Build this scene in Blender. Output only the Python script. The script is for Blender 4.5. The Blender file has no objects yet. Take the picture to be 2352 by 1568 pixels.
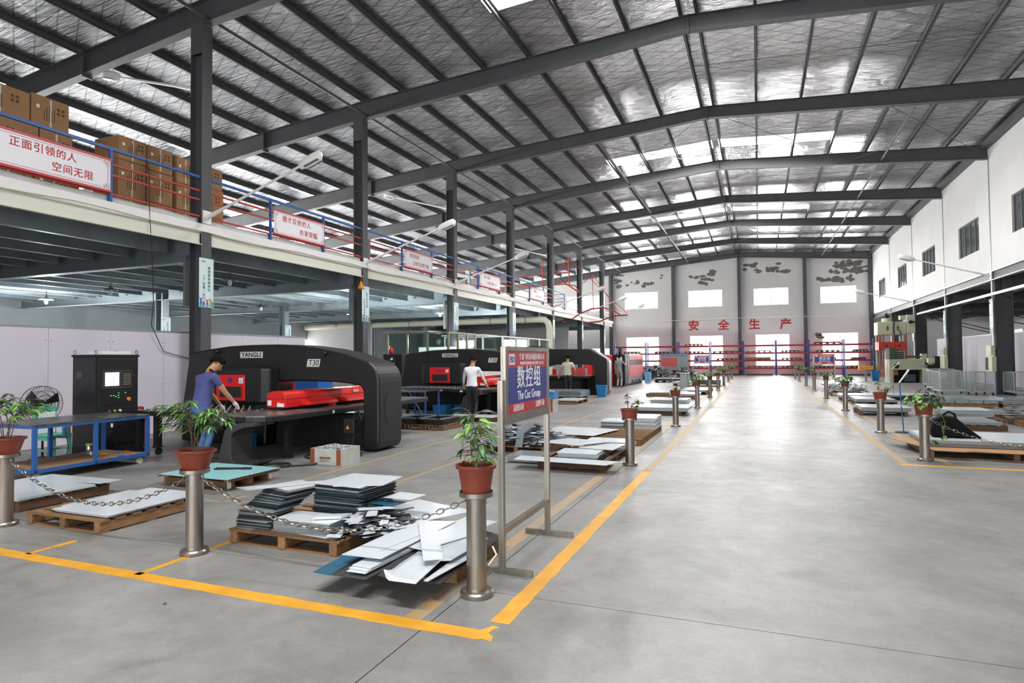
import bpy, math, random
from mathutils import Vector, Matrix
SC = bpy.context.scene
COL = SC.collection
R = random.Random(7)
PI = math.pi

# ---------------------------------------------------------------- camera
CF, CYAW, CPITCH, CROLL, CAMH = 1421.6017, -0.379176, 0.0268326, -0.0080062, 1.68
_f = Vector((math.sin(CYAW)*math.cos(CPITCH), math.cos(CYAW)*math.cos(CPITCH), math.sin(CPITCH)))
_r = Vector((math.cos(CYAW), -math.sin(CYAW), 0)); _u = _r.cross(_f)
_r2 = _r*math.cos(CROLL) + _u*math.sin(CROLL); _u2 = -_r*math.sin(CROLL) + _u*math.cos(CROLL)
cam_d = bpy.data.cameras.new('camera'); cam = bpy.data.objects.new('camera', cam_d); COL.objects.link(cam)
cam_d.sensor_width = 36.0; cam_d.sensor_fit = 'HORIZONTAL'; cam_d.lens = 36.0*CF/2352.0
cam_d.clip_start = .05; cam_d.clip_end = 300
cam.matrix_world = Matrix(((_r2.x, _u2.x, -_f.x, 0), (_r2.y, _u2.y, -_f.y, 0), (_r2.z, _u2.z, -_f.z, CAMH), (0, 0, 0, 1)))
SC.camera = cam

# ---------------------------------------------------------------- sky, daylight, exposure
world = bpy.data.worlds.new('overcast_sky'); SC.world = world; world.use_nodes = True
bg = world.node_tree.nodes['Background']
bg.inputs[0].default_value = (.93, .97, 1, 1); bg.inputs[1].default_value = 2.2
SC.view_settings.view_transform = 'Standard'; SC.view_settings.look = 'None'
SC.view_settings.gamma = 1; SC.view_settings.use_curve_mapping = False
SC.view_settings.exposure = 0.05
if hasattr(SC, 'cycles'):
    SC.cycles.max_bounces = 7; SC.cycles.diffuse_bounces = 4; SC.cycles.glossy_bounces = 3

def daylight(name, loc, rot, sx, sy, watts, col=(1, .99, .97)):
    l = bpy.data.lights.new(name, 'AREA'); l.shape = 'RECTANGLE'; l.size = sx; l.size_y = sy; l.energy = watts; l.color = col
    o = bpy.data.objects.new(name, l); COL.objects.link(o); o.location = loc; o.rotation_euler = rot
    return o
# daylight through the three translucent roof strips, an unseen one added overhead, the gable windows and the open end of the hall
FRAMES = [11.19, 17.75, 24.57, 31.6, 38.66, 45.8, 53.05]
GABLE = 60.7
XC, XR, XO, RIDGE = -12.5, 9.16, -31.0, -1.67
SKY_Y = [0.4, 14.75, 29.6, 43.2]  # first strip is unseen, added above the camera to brighten the foreground
for k, y in enumerate(SKY_Y):
    daylight('skylight_day', (-1.8, y, 11.55), (0, 0, 0), 9.6, 1.1, 2200)
for x in (-10.6, -4.6, 1.1, 6.5):
    daylight('window_day', (x, GABLE+.3, 7.1), (-PI/2, 0, 0), 3.0, 1.6, 560)
    daylight('window_day', (x, GABLE+.3, 2.2), (-PI/2, 0, 0), 3.0, 2.8, 400)
daylight('open_end_day', (-2, -11.7, 3.2), (PI/2, 0, 0), 16, 6, 1100)  # fill from the unseen gateway behind the camera
daylight('left_window_day', (XO-.3, 34, 6.9), (0, -PI/2, 0), 1.4, 48, 20000)
daylight('left_window_day', (XO-.3, 34, 2.3), (0, -PI/2, 0), 1.6, 48, 1300)  # added to brighten the space under the mezzanine

# ---------------------------------------------------------------- materials
def lin(h):
    h = h.lstrip('#'); c = [int(h[i:i+2], 16)/255 for i in (0, 2, 4)]
    return tuple(x/12.92 if x <= .04045 else ((x+.055)/1.055)**2.4 for x in c)
MATS = {}
def mat(name, col, rough=.5, metal=0., var=0., vs=3., bump=0., bs=30., st=(1, 1, 1), rnd=0., spec=.5, col2=None, emit=0, alpha=1):
    if name in MATS: return MATS[name]
    m = bpy.data.materials.new(name); m.use_nodes = True; MATS[name] = m
    N, L = m.node_tree.nodes, m.node_tree.links; b = N['Principled BSDF']
    c = lin(col)
    b.inputs['Base Color'].default_value = (*c, 1); b.inputs['Roughness'].default_value = rough
    b.inputs['Metallic'].default_value = metal; b.inputs['Specular IOR Level'].default_value = spec
    m.diffuse_color = (*c, 1)
    if alpha < 1: b.inputs['Alpha'].default_value = alpha
    if emit:
        b.inputs['Emission Color'].default_value = (*c, 1); b.inputs['Emission Strength'].default_value = emit
    if var or bump or col2:
        t = N.new('ShaderNodeTexCoord'); mp = N.new('ShaderNodeMapping'); mp.inputs['Scale'].default_value = st
        L.new(t.outputs['Object'], mp.inputs['Vector'])
    out = None
    if var or col2:
        n = N.new('ShaderNodeTexNoise'); n.inputs['Scale'].default_value = vs; n.inputs['Detail'].default_value = 6
        n.inputs['Roughness'].default_value = .6
        L.new(mp.outputs[0], n.inputs['Vector'])
        r = N.new('ShaderNodeValToRGB'); r.color_ramp.elements[0].position = .32; r.color_ramp.elements[1].position = .68
        ca = tuple(min(1, x*(1-var)) for x in c); cb = lin(col2) if col2 else tuple(min(1, x*(1+var)) for x in c)
        r.color_ramp.elements[0].color = (*ca, 1); r.color_ramp.elements[1].color = (*cb, 1)
        L.new(n.outputs['Fac'], r.inputs['Fac']); out = r.outputs['Color']
    if rnd:
        oi = N.new('ShaderNodeObjectInfo'); h = N.new('ShaderNodeHueSaturation'); ma = N.new('ShaderNodeMapRange')
        ma.inputs[3].default_value = 1-rnd; ma.inputs[4].default_value = 1+rnd
        L.new(oi.outputs['Random'], ma.inputs[0]); L.new(ma.outputs[0], h.inputs['Value'])
        if out: L.new(out, h.inputs['Color'])
        else: h.inputs['Color'].default_value = (*c, 1)
        out = h.outputs['Color']
    if out: L.new(out, b.inputs['Base Color'])
    if bump:
        n2 = N.new('ShaderNodeTexNoise'); n2.inputs['Scale'].default_value = bs; n2.inputs['Detail'].default_value = 4
        L.new(mp.outputs[0], n2.inputs['Vector'])
        bp = N.new('ShaderNodeBump'); bp.inputs['Strength'].default_value = bump; bp.inputs['Distance'].default_value = .02
        L.new(n2.outputs['Fac'], bp.inputs['Height']); L.new(bp.outputs[0], b.inputs['Normal'])
    return m

def pane_mat(name, tint, gloss=.08):
    m = bpy.data.materials.new(name); m.use_nodes = True; MATS[name] = m
    N, L = m.node_tree.nodes, m.node_tree.links; N.remove(N['Principled BSDF'])
    t = N.new('ShaderNodeBsdfTransparent'); t.inputs[0].default_value = (*lin(tint), 1)
    g = N.new('ShaderNodeBsdfGlossy'); g.inputs['Roughness'].default_value = .05
    x = N.new('ShaderNodeMixShader'); x.inputs[0].default_value = gloss
    L.new(t.outputs[0], x.inputs[1]); L.new(g.outputs[0], x.inputs[2]); L.new(x.outputs[0], N['Material Output'].inputs[0])
    return m

def concrete_mat():
    m = bpy.data.materials.new('polished_concrete'); m.use_nodes = True
    N, L = m.node_tree.nodes, m.node_tree.links; b = N['Principled BSDF']
    t = N.new('ShaderNodeTexCoord'); mp = N.new('ShaderNodeMapping'); L.new(t.outputs['Object'], mp.inputs[0])
    def noise(s, d, rough=.6, dist=0.):
        n = N.new('ShaderNodeTexNoise'); n.inputs['Scale'].default_value = s; n.inputs['Detail'].default_value = d
        n.inputs['Roughness'].default_value = rough; n.inputs['Distortion'].default_value = dist
        L.new(mp.outputs[0], n.inputs['Vector']); return n.outputs['Fac']
    def ramp(fac, p0, c0, p1, c1):
        r = N.new('ShaderNodeValToRGB'); e = r.color_ramp.elements
        e[0].position = p0; e[0].color = (*lin(c0), 1); e[1].position = p1; e[1].color = (*lin(c1), 1)
        L.new(fac, r.inputs[0]); return r.outputs[0]
    def mul(a, bb, f):
        x = N.new('ShaderNodeMixRGB'); x.blend_type = 'MULTIPLY'; x.inputs[0].default_value = f
        L.new(a, x.inputs[1]); L.new(bb, x.inputs[2]); return x.outputs[0]
    big = ramp(noise(.55, 5, .55, .6), .3, '#7f7e7d', .72, '#9f9e9c')
    mid = ramp(noise(3.2, 8, .7, 1.2), .3, '#c4c3c0', .7, '#ffffff')
    fine = ramp(noise(38, 6, .7), .25, '#c9c8c5', .75, '#ffffff')
    stain = ramp(noise(.8, 6, .6, 1.2), .52, '#ffffff', .8, '#8e8b86')
    scratch = ramp(noise(5.5, 9, .75, .4), .35, '#b4b2ae', .6, '#ffffff')
    L.new(mul(mul(mul(mul(big, mid, .35), fine, .5), stain, .55), scratch, .25), b.inputs['Base Color'])
    rr = N.new('ShaderNodeMapRange'); rr.inputs[1].default_value = .3; rr.inputs[2].default_value = .7
    rr.inputs[3].default_value = .36; rr.inputs[4].default_value = .5
    L.new(noise(2.2, 7, .65, 1.), rr.inputs[0]); L.new(rr.outputs[0], b.inputs['Roughness'])
    bp = N.new('ShaderNodeBump'); bp.inputs['Strength'].default_value = .12; bp.inputs['Distance'].default_value = .01
    L.new(noise(60, 5), bp.inputs['Height']); L.new(bp.outputs[0], b.inputs['Normal'])
    return m

def foil_mat():
    # crinkled reflective insulation foil with a diamond wire net under it
    m = bpy.data.materials.new('insulation_foil'); m.use_nodes = True
    N, L = m.node_tree.nodes, m.node_tree.links; b = N['Principled BSDF']
    b.inputs['Metallic'].default_value = .95; b.inputs['Roughness'].default_value = .24
    t = N.new('ShaderNodeTexCoord')
    def mapped(sc, rz=0):
        mp = N.new('ShaderNodeMapping'); mp.inputs['Scale'].default_value = sc; mp.inputs['Rotation'].default_value = (0, 0, rz)
        L.new(t.outputs['Object'], mp.inputs[0]); return mp.outputs[0]
    def noise(v, s, d):
        n = N.new('ShaderNodeTexNoise'); n.inputs['Scale'].default_value = s; n.inputs['Detail'].default_value = d
        n.inputs['Distortion'].default_value = .8; L.new(v, n.inputs['Vector']); return n.outputs['Fac']
    def math_(op, a, bv):
        x = N.new('ShaderNodeMath'); x.operation = op
        for i, q in enumerate((a, bv)):
            if isinstance(q, (int, float)): x.inputs[i].default_value = q
            else: L.new(q, x.inputs[i])
        return x.outputs[0]
    wr = noise(mapped((.3, 4.6, 1)), 2.2, 7); bigw = noise(mapped((.8, 1.1, 1)), .8, 5)
    net = []
    for a in (.52, -.52):
        w = N.new('ShaderNodeTexWave'); w.wave_type = 'BANDS'; w.bands_direction = 'Y'; w.inputs['Scale'].default_value = .72
        L.new(mapped((1, 1, 1), a), w.inputs['Vector']); net.append(math_('GREATER_THAN', w.outputs['Fac'], .985))
    netm = math_('MAXIMUM', net[0], net[1])
    r = N.new('ShaderNodeValToRGB'); e = r.color_ramp.elements
    e[0].position = .3; e[0].color = (*lin('#cfcfd1'), 1); e[1].position = .7; e[1].color = (*lin('#f4f4f6'), 1)
    L.new(bigw, r.inputs[0])
    mx = N.new('ShaderNodeMixRGB'); mx.inputs[2].default_value = (*lin('#6a6a6c'), 1)
    L.new(math_('MULTIPLY', netm, .55), mx.inputs[0]); L.new(r.outputs[0], mx.inputs[1]); L.new(mx.outputs[0], b.inputs['Base Color'])
    h = math_('ADD', math_('MULTIPLY', wr, 1.25), math_('MULTIPLY', bigw, 2.0))
    h = math_('SUBTRACT', h, math_('MULTIPLY', netm, .12))
    bp = N.new('ShaderNodeBump'); bp.inputs['Strength'].default_value = .8; bp.inputs['Distance'].default_value = .09
    L.new(h, bp.inputs['Height']); L.new(bp.outputs[0], b.inputs['Normal'])
    return m

M_CONC = concrete_mat(); M_FOIL = foil_mat()
M_STEEL = mat('dark_steel_paint', '#4d4e51', .5, .0, .12, 2)
M_STEELB = mat('blue_grey_steel', '#848e93', .42, .3, .16, 1.5)
M_CREAM = mat('cream_channel_paint', '#d9d8cb', .35, 0, .05, 2)
M_WHITE = mat('white_paint', '#e6e5e2', .5, 0, .03, 2)
M_PLAST = mat('white_plaster', '#cfcecd', .75, 0, .04, .7, .1, 12)
M_GREYWALL = mat('grey_cladding', '#a9afb2', .5, .1, .06, 1)
M_LILAC = mat('lilac_white_panel', '#cfc9d4', .55, 0, .03, 1.2)
M_YEL = mat('yellow_floor_paint', '#cc9224', .5, 0, .16, 4)
M_YELF = mat('worn_yellow_floor_paint', '#b58c50', .55, 0, .2, 5, col2='#8f8b82')
M_DARK = mat('dark_gap', '#2c2b2a', .9)
M_GLASSW = pane_mat('clear_window_glass', '#ffffff', .04)
M_GLASSD = mat('dark_window_glass', '#4d585e', .12, .2)
M_GLASSP = pane_mat('partition_glass', '#dbe6e4', .12)
M_SKYL = pane_mat('translucent_roof_sheet', '#ffffff', .02)
M_BLUE = mat('blue_paint', '#28599c', .4, 0, .08, 4)
M_RED = mat('red_rail_paint', '#b0382a', .45, 0, .08, 4)
M_REDR = mat('red_rack_paint', '#a8323a', .45, 0, .06, 3)
M_BLUER = mat('blue_rack_paint', '#2a49a0', .45)
M_INOX = mat('brushed_stainless', '#8c857d', .32, .9, .22, 5, .05, 60, (1, 1, .15), col2='#aaa49c')
M_INOXR = mat('rust_stained_stainless', '#7a5f48', .42, .6, .3, 7, .05, 60, (1, 1, .12), col2='#9a938a')
M_WOOD = mat('pallet_wood', '#7e5d3d', .75, 0, .34, 5, .2, 60, (1, 1, 1), rnd=.22)
M_WOODD = mat('old_dark_wood', '#5a3f2c', .75, 0, .25, 5, .2, 60, rnd=.18)
M_CARD = mat('brown_cardboard', '#9c7650', .75, 0, .06, 3, rnd=.06)
M_BLACK = mat('black_machine_paint', '#171719', .42, 0, .1, 3, .04, 120)
M_BLACKM = mat('black_matt', '#121213', .65)
M_MRED = mat('red_machine_paint', '#d0201c', .35, 0, .05, 3)
M_MREDD = mat('faded_red_paint', '#c8444a', .4, 0, .06, 3)
M_SHEET = mat('white_filmed_metal_sheet', '#cdd3d9', .22, .12, .03, 2, rnd=.04)
M_SHEETG = mat('grey_metal_sheet', '#9aa2a6', .25, .5, .06, 3, rnd=.14)
M_SHEETD = mat('dark_metal_sheet', '#4c4a4b', .3, .45, .12, 4, rnd=.25)
M_SHEETN = mat('navy_edged_sheet', '#22323e', .35, .3, .2, 5, rnd=.3)
M_SHEETB = mat('blue_filmed_sheet', '#255a76', .3, .1, .08, 4, rnd=.15)
M_TEAL = mat('pale_turquoise_sheet', '#8fc3c6', .3, .0, .06, 3)
M_POT = mat('terracotta_plastic', '#7a3320', .45, 0, .08, 4, rnd=.1)
M_SOIL = mat('potting_soil', '#3a2a1f', .9, 0, .3, 30, .6, 50)
M_LEAF = mat('green_leaf', '#345f28', .4, 0, .2, 8, rnd=.4)
M_LEAFL = mat('young_green_leaf', '#6f9c40', .4, 0, .15, 8, rnd=.25)
M_LEAFD = mat('dark_green_leaf', '#263d24', .45, 0, .2, 8, rnd=.35)
M_STEM = mat('woody_stem', '#5f4a35', .7)
M_TURQ = mat('turquoise_chair_paint', '#5ca896', .45, 0, .1, 5)
M_GREYM = mat('grey_machine_panel', '#8b8d8f', .35, .5, .06, 3)
M_PRESS = mat('olive_cream_enamel', '#b9bba2', .45, 0, .06, 2)
M_BLUEP = mat('blue_plastic', '#1f79b8', .4, 0, .05, 3)
M_RUB = mat('black_rubber', '#1c1c1c', .7)
M_GALV = mat('galvanised_wire', '#aab2b2', .35, .7, .08, 6)
M_ALU = mat('aluminium_profile', '#b9b6ab', .35, .6, .06, 4)
M_SIGNR = mat('sign_red', '#c0262c', .35); M_SIGNB = mat('sign_blue', '#2a3590', .35); M_SIGNW = mat('sign_white', '#eceaf0', .3)
M_TXTR = mat('red_lettering', '#b3202c', .5); M_TXTK = mat('black_lettering', '#202022', .5); M_TXTW = mat('white_lettering', '#f6f6fa', .5)
M_POSTER = mat('pale_cyan_poster', '#cfe4e6', .35, 0, .05, 2)
M_ORANGE = mat('orange_plastic', '#d98a24', .45)
M_CONDUIT = mat('cream_conduit', '#d8d2bf', .45)
M_RUST = mat('rusty_brown_paint', '#8a4a2c', .65, 0, .2, 8)
M_PEEL = mat('bare_render', '#6c6a64', .9, 0, .25, 4)

# ---------------------------------------------------------------- geometry helpers
class MB:
    def __init__(s): s.v = []; s.f = []
    def add(s, v, f):
        o = len(s.v); s.v += [tuple(p) for p in v]; s.f += [tuple(i+o for i in q) for q in f]; return s
    def box(s, x0, x1, y0, y1, z0, z1):
        return s.add([(x0, y0, z0), (x1, y0, z0), (x1, y1, z0), (x0, y1, z0), (x0, y0, z1), (x1, y0, z1), (x1, y1, z1), (x0, y1, z1)],
                     [(0, 3, 2, 1), (4, 5, 6, 7), (0, 1, 5, 4), (1, 2, 6, 5), (2, 3, 7, 6), (3, 0, 4, 7)])
    def prism(s, poly, ax, a, b):
        n = len(poly)
        def p(q, t): return (q[0], t, q[1]) if ax == 'y' else ((t, q[0], q[1]) if ax == 'x' else (q[0], q[1], t))
        ar = sum(poly[i][0]*poly[(i+1) % n][1]-poly[(i+1) % n][0]*poly[i][1] for i in range(n))
        if (ar < 0) != (ax == 'y'): poly = poly[::-1]
        v = [p(q, a) for q in poly] + [p(q, b) for q in poly]
        f = [tuple(range(n))[::-1], tuple(range(n, 2*n))] + [(i, (i+1) % n, n+(i+1) % n, n+i) for i in range(n)]
        return s.add(v, f)
    def cyl(s, p0, p1, r0, r1=None, n=10, cap=True):
        p0, p1 = Vector(p0), Vector(p1); r1 = r0 if r1 is None else r1
        d = (p1-p0).normalized(); a = d.orthogonal().normalized(); b = d.cross(a)
        v = []
        for p, r in ((p0, r0), (p1, r1)):
            for i in range(n):
                t = 2*PI*i/n; v.append(p + (a*math.cos(t)+b*math.sin(t))*r)
        f = [(i, (i+1) % n, n+(i+1) % n, n+i) for i in range(n)]
        if cap: f += [tuple(range(n))[::-1], tuple(range(n, 2*n))]
        return s.add(v, f)
    def tube(s, pts, r, n=6, close=False):
        P = [Vector(p) for p in pts]; k = len(P); v = []; a = None
        for i, p in enumerate(P):
            if close: d = (P[(i+1) % k]-P[i-1]).normalized()
            else: d = (P[min(i+1, k-1)]-P[max(i-1, 0)]).normalized()
            if a is None: a = d.orthogonal().normalized()
            else:
                a = a-d*a.dot(d); a = a.normalized() if a.length > 1e-6 else d.orthogonal().normalized()
            b = d.cross(a); rr = r[i] if isinstance(r, (list, tuple)) else r
            v += [p+(a*math.cos(2*PI*j/n)+b*math.sin(2*PI*j/n))*rr for j in range(n)]
        f = []
        for i in range(k if close else k-1):
            q = ((i+1) % k)*n
            f += [(i*n+j, i*n+(j+1) % n, q+(j+1) % n, q+j) for j in range(n)]
        if not close: f += [tuple(range(n))[::-1], tuple(range((k-1)*n, k*n))]
        return s.add(v, f)
    def lathe(s, prof, n=20, c=(0, 0), sx=1, sy=1, cap0=True, cap1=True):
        v = [(c[0]+r*math.cos(2*PI*j/n)*sx, c[1]+r*math.sin(2*PI*j/n)*sy, z) for r, z in prof for j in range(n)]
        k = len(prof)
        f = [(i*n+j, i*n+(j+1) % n, (i+1)*n+(j+1) % n, (i+1)*n+j) for i in range(k-1) for j in range(n)]
        if cap0: f.append(tuple(range(n))[::-1])
        if cap1: f.append(tuple(range((k-1)*n, k*n)))
        return s.add(v, f)
    def ball(s, c, r, n=8, sc=(1, 1, 1)):
        k = max(4, n//2+1)
        prof = [(math.sin(PI*i/k), -math.cos(PI*i/k)) for i in range(1, k)]
        v = [(c[0], c[1], c[2]-r*sc[2])] + [(c[0]+q*r*math.cos(2*PI*j/n)*sc[0], c[1]+q*r*math.sin(2*PI*j/n)*sc[1], c[2]+z*r*sc[2]) for q, z in prof for j in range(n)] + [(c[0], c[1], c[2]+r*sc[2])]
        m = len(prof); f = [(0, 1+(j+1) % n, 1+j) for j in range(n)]
        f += [(1+i*n+j, 1+i*n+(j+1) % n, 1+(i+1)*n+(j+1) % n, 1+(i+1)*n+j) for i in range(m-1) for j in range(n)]
        f += [(1+(m-1)*n+j, 1+(m-1)*n+(j+1) % n, 1+m*n) for j in range(n)]
        return s.add(v, f)
    def xf(s, mtx):
        s.v = [tuple(mtx @ Vector(p)) for p in s.v]; return s
    def mesh(s, name, m, smooth=False):
        me = bpy.data.meshes.new(name); me.from_pydata(s.v, [], s.f); me.materials.append(m)
        if smooth:
            me.polygons.foreach_set('use_smooth', [True]*len(me.polygons)); me.set_sharp_from_angle(angle=math.radians(38))
        me.update(); return me
    def build(s, name, m, parent=None, smooth=False, bevel=0, kind=None, loc=None, rot=None):
        o = bpy.data.objects.new(name, s.mesh(name, m, smooth)); COL.objects.link(o)
        if parent: o.parent = parent
        if loc: o.location = loc
        if rot: o.rotation_euler = rot
        if kind: o['kind'] = kind
        if bevel:
            b = o.modifiers.new('bevel', 'BEVEL'); b.width = bevel; b.segments = 2; b.limit_method = 'ANGLE'; b.angle_limit = math.radians(40)
        return o
CUBES = {}
def block(name, m, parent, x0, x1, y0, y1, z0, z1, rz=0, tilt=None, kind=None):
    # a scaled copy of one shared unit cube: boards, sheets, bars
    if m.name not in CUBES: CUBES[m.name] = MB().box(-.5, .5, -.5, .5, -.5, .5).mesh('unit_block_'+m.name, m)
    o = bpy.data.objects.new(name, CUBES[m.name]); COL.objects.link(o); o.parent = parent
    o.location = ((x0+x1)/2, (y0+y1)/2, (z0+z1)/2); o.scale = (abs(x1-x0), abs(y1-y0), abs(z1-z0))
    o.rotation_euler = tilt if tilt else (0, 0, rz)
    if kind: o['kind'] = kind
    return o
def tag(o, label=None, cat=None, group=None, kind=None):
    if label: o['label'] = label
    if cat: o['category'] = cat
    if group: o['group'] = group
    if kind: o['kind'] = kind
    return o
def thing(name, label, cat, loc=(0, 0, 0), rz=0, group=None, kind=None):
    o = bpy.data.objects.new(name, None); COL.objects.link(o); o.location = loc; o.rotation_euler = (0, 0, rz)
    o.empty_display_size = .1
    return tag(o, label, cat, group, kind)
def copy_tree(o, parent=None):
    c = o.copy(); COL.objects.link(c); c.parent = parent
    for ch in list(o.children): copy_tree(ch, c)
    return c
def inst(name, me, parent, loc, rot=(0, 0, 0), sc=(1, 1, 1)):
    o = bpy.data.objects.new(name, me); COL.objects.link(o); o.parent = parent
    o.location = loc; o.rotation_euler = rot; o.scale = sc; return o
FACE_X, FACE_NY = (PI/2, 0, PI/2), (PI/2, 0, 0)
def text(body, size, m, parent, loc, rot, sx=1., bold=0., name='lettering', shear=0., align='CENTER', spacing=1., ex=.001, line=1.):
    cu = bpy.data.curves.new('t', 'FONT'); cu.body = body; cu.size = size; cu.align_x = align; cu.align_y = 'CENTER'
    cu.shear = shear; cu.offset = bold*size; cu.extrude = ex; cu.space_character = spacing; cu.space_line = line; cu.resolution_u = 3
    t = bpy.data.objects.new('t', cu)
    me = bpy.data.meshes.new_from_object(t)
    bpy.data.objects.remove(t); bpy.data.curves.remove(cu); me.materials.clear(); me.materials.append(m)
    o = bpy.data.objects.new(name, me); COL.objects.link(o); o.parent = parent; o.location = loc; o.rotation_euler = rot; o.scale = (sx, 1, 1)
    return o
ORD = ['first', 'second', 'third', 'fourth', 'fifth', 'sixth', 'seventh', 'eighth', 'ninth', 'tenth', 'eleventh', 'twelfth']
# ================================================================ the hall
# floor: concrete slabs with sawn joints, painted lines
fl = tag(MB().box(XO, 20, -12, GABLE+.3, -.3, -.03).build('floor', M_DARK), 'grey polished concrete floor of the hall with sawn joints', 'floor', kind='structure')
gx = [XO, -12.6, -1.977, 8.75, 20]; gy = [-12, -3.0, 4.12, 11.4, 18.6, 25.8, 33, 40.2, 47.4, 54.6, GABLE+.3]
for i in range(4):
    for j in range(10):
        g = .004
        MB().box(gx[i]+g, gx[i+1]-g, gy[j]+g, gy[j+1]-g, -.035, 0).build('concrete_slab', M_CONC, fl)
def line(x0, x1, y0, y1, m=M_YEL, worn=0):
    if not worn:
        return MB().box(x0, x1, y0, y1, 0, .0012).build('painted_line', m, fl)
    return None
def ragged(x0, x1, y0, y1, along, m, gaps=.0, seed=1):
    # paint strip whose edges and ends are chipped
    rr = random.Random(seed); n = max(2, int((y1-y0 if along == 'y' else x1-x0)/.12)); a = []; b = []
    for i in range(n+1):
        t = i/n; e = rr.uniform(-.006, .006); e2 = rr.uniform(-.006, .006)
        if along == 'y':
            y = y0+(y1-y0)*t; a.append((x0+e, y)); b.append((x1+e2, y))
        else:
            x = x0+(x1-x0)*t; a.append((x, y0+e)); b.append((x, y1+e2))
    return MB().prism(a+b[::-1], 'z', 0, .0012).build('painted_line', m, fl)
ragged(-9.5, -1.63, 3.395, 3.522, 'x', M_YEL, seed=2)
MB().prism([(-1.63, 3.395), (-1.56, 3.42), (-1.505, 3.40), (-1.52, 3.47), (-1.565, 3.50), (-1.56, 3.56), (-1.53, 3.60), (-1.58, 3.61), (-1.63, 3.522)], 'z', 0, .0012).build('painted_line', M_YEL, fl)
ragged(-1.622, -1.493, 3.66, 9.2, 'y', M_YEL, seed=3)
ragged(-1.622, -1.493, 9.2, 49, 'y', M_YELF, seed=4)
ragged(-2.178, -2.054, 3.53, 49, 'y', M_YELF, seed=5)
ragged(-6.015, -5.95, 3.5, 3.92, 'y', M_YEL, seed=6)
ragged(-4.61, -4.545, 3.47, 5.7, 'y', M_YEL, seed=7)
ragged(-6.0, -5.93, 6.9, 36, 'y', M_YELF, seed=8)
ragged(-4.63, -4.56, 6.0, 23, 'y', M_YELF, seed=9)
for x0, x1, y0, y1 in ((-6.25, -5.95, 5.56, 5.62), (-5.97, -5.9, 5.6, 5.95), (-5.62, -5.4, 7.38, 7.45), (-5.08, -4.86, 7.45, 7.52), (-7.5, -6.1, 12.42, 12.48)):
    line(x0, x1, y0, y1, M_YELF)
ragged(2.0, 2.13, 11.14, 49, 'y', M_YELF, seed=10)
ragged(2.62, 2.74, 11.3, 49, 'y', M_YELF, seed=11)
ragged(2.0, 12, 11.02, 11.14, 'x', M_YEL, seed=12)
ragged(2.15, 12, 11.95, 12.03, 'x', M_YELF, seed=13)

def wall_cells(mb, u0, u1, z0, z1, holes, put):
    us = sorted({u0, u1, *[h[0] for h in holes], *[h[1] for h in holes]}); zs = sorted({z0, z1, *[h[2] for h in holes], *[h[3] for h in holes]})
    us = [u for u in us if u0 <= u <= u1]; zs = [z for z in zs if z0 <= z <= z1]
    for a, b in zip(us, us[1:]):
        for c, d in zip(zs, zs[1:]):
            if not any(h[0] <= (a+b)/2 <= h[1] and h[2] <= (c+d)/2 <= h[3] for h in holes): put(mb, a, b, c, d)
# gable wall
GH = [(-12.2, -8.95, 6.35, 8.0), (-6.15, -3.05, 6.33, 7.93), (-.38, 2.58, 6.28, 7.86), (5.1, 7.95, 6.25, 7.76),
      (-12.1, -8.9, .8, 3.64), (-6.05, -3.05, .8, 3.66), (-.28, 2.6, .8, 3.67), (5.18, 8.02, .8, 3.69), (-18.2, -14.6, 6.3, 7.9), (-15.6, -13.6, .1, 2.6)]
mb = MB(); wall_cells(mb, XO, 20, 0, 8.2, GH, lambda m, a, b, c, d: m.box(a, b, GABLE, GABLE+.24, c, d))
mb.prism([(XO, 8.2), (9.5, 8.2), (9.5, 10.7), (RIDGE, 11.5), (XC, 10.6), (-22, 9.4)], 'y', GABLE, GABLE+.24)
wb = tag(mb.build('wall_back', M_PLAST), 'white plastered gable wall with peeling patches at the far end', 'wall', kind='structure')
nwin = 0
def window(u0, u1, z0, z1, plane, axis, label, frame=M_WHITE, glass=M_GLASSW, div=2, fw=.05, d0=0, d1=.1):
    global nwin; nwin += 1
    w = thing('window_%d' % nwin, label, 'window', kind='structure')
    def bx(nm, m, a, b, c, d, e0, e1):
        return block(nm, m, w, a, b, plane+e0, plane+e1, c, d) if axis == 'y' else block(nm, m, w, plane+e0, plane+e1, a, b, c, d)
    bx('frame_side', frame, u0, u0+fw, z0, z1, d0, d1); bx('frame_side', frame, u1-fw, u1, z0, z1, d0, d1)
    bx('frame_rail', frame, u0+fw, u1-fw, z0, z0+fw, d0, d1); bx('frame_rail', frame, u0+fw, u1-fw, z1-fw, z1, d0, d1)
    for k in range(1, div):
        u = u0+(u1-u0)*k/div; bx('mullion', frame, u-.025, u+.025, z0+fw, z1-fw, d0, d1)
    for k in range(div):
        a = u0+fw+(u1-u0-2*fw)*k/div; bx('pane', glass, a, a+(u1-u0-2*fw)/div, z0+fw, z1-fw, (d0+d1)/2-.004, (d0+d1)/2+.004)
    return w
pos4 = ['left', 'second from left', 'third from left', 'right']
for k, h in enumerate(GH[:4]): window(*h, GABLE, 'y', 'upper white sliding window of the far gable, %s' % pos4[k], d0=.02, d1=.1)
for k, h in enumerate(GH[4:8]): window(*h, GABLE, 'y', 'lower white window behind the racks on the far gable, %s' % pos4[k], d0=.02, d1=.1)
window(*GH[8], GABLE, 'y', 'bright gable window at mezzanine level left of the columns', d0=.02, d1=.1)
window(*GH[9], GABLE, 'y', 'bright narrow window on the far wall below the mezzanine', d0=.02, d1=.1)
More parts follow.
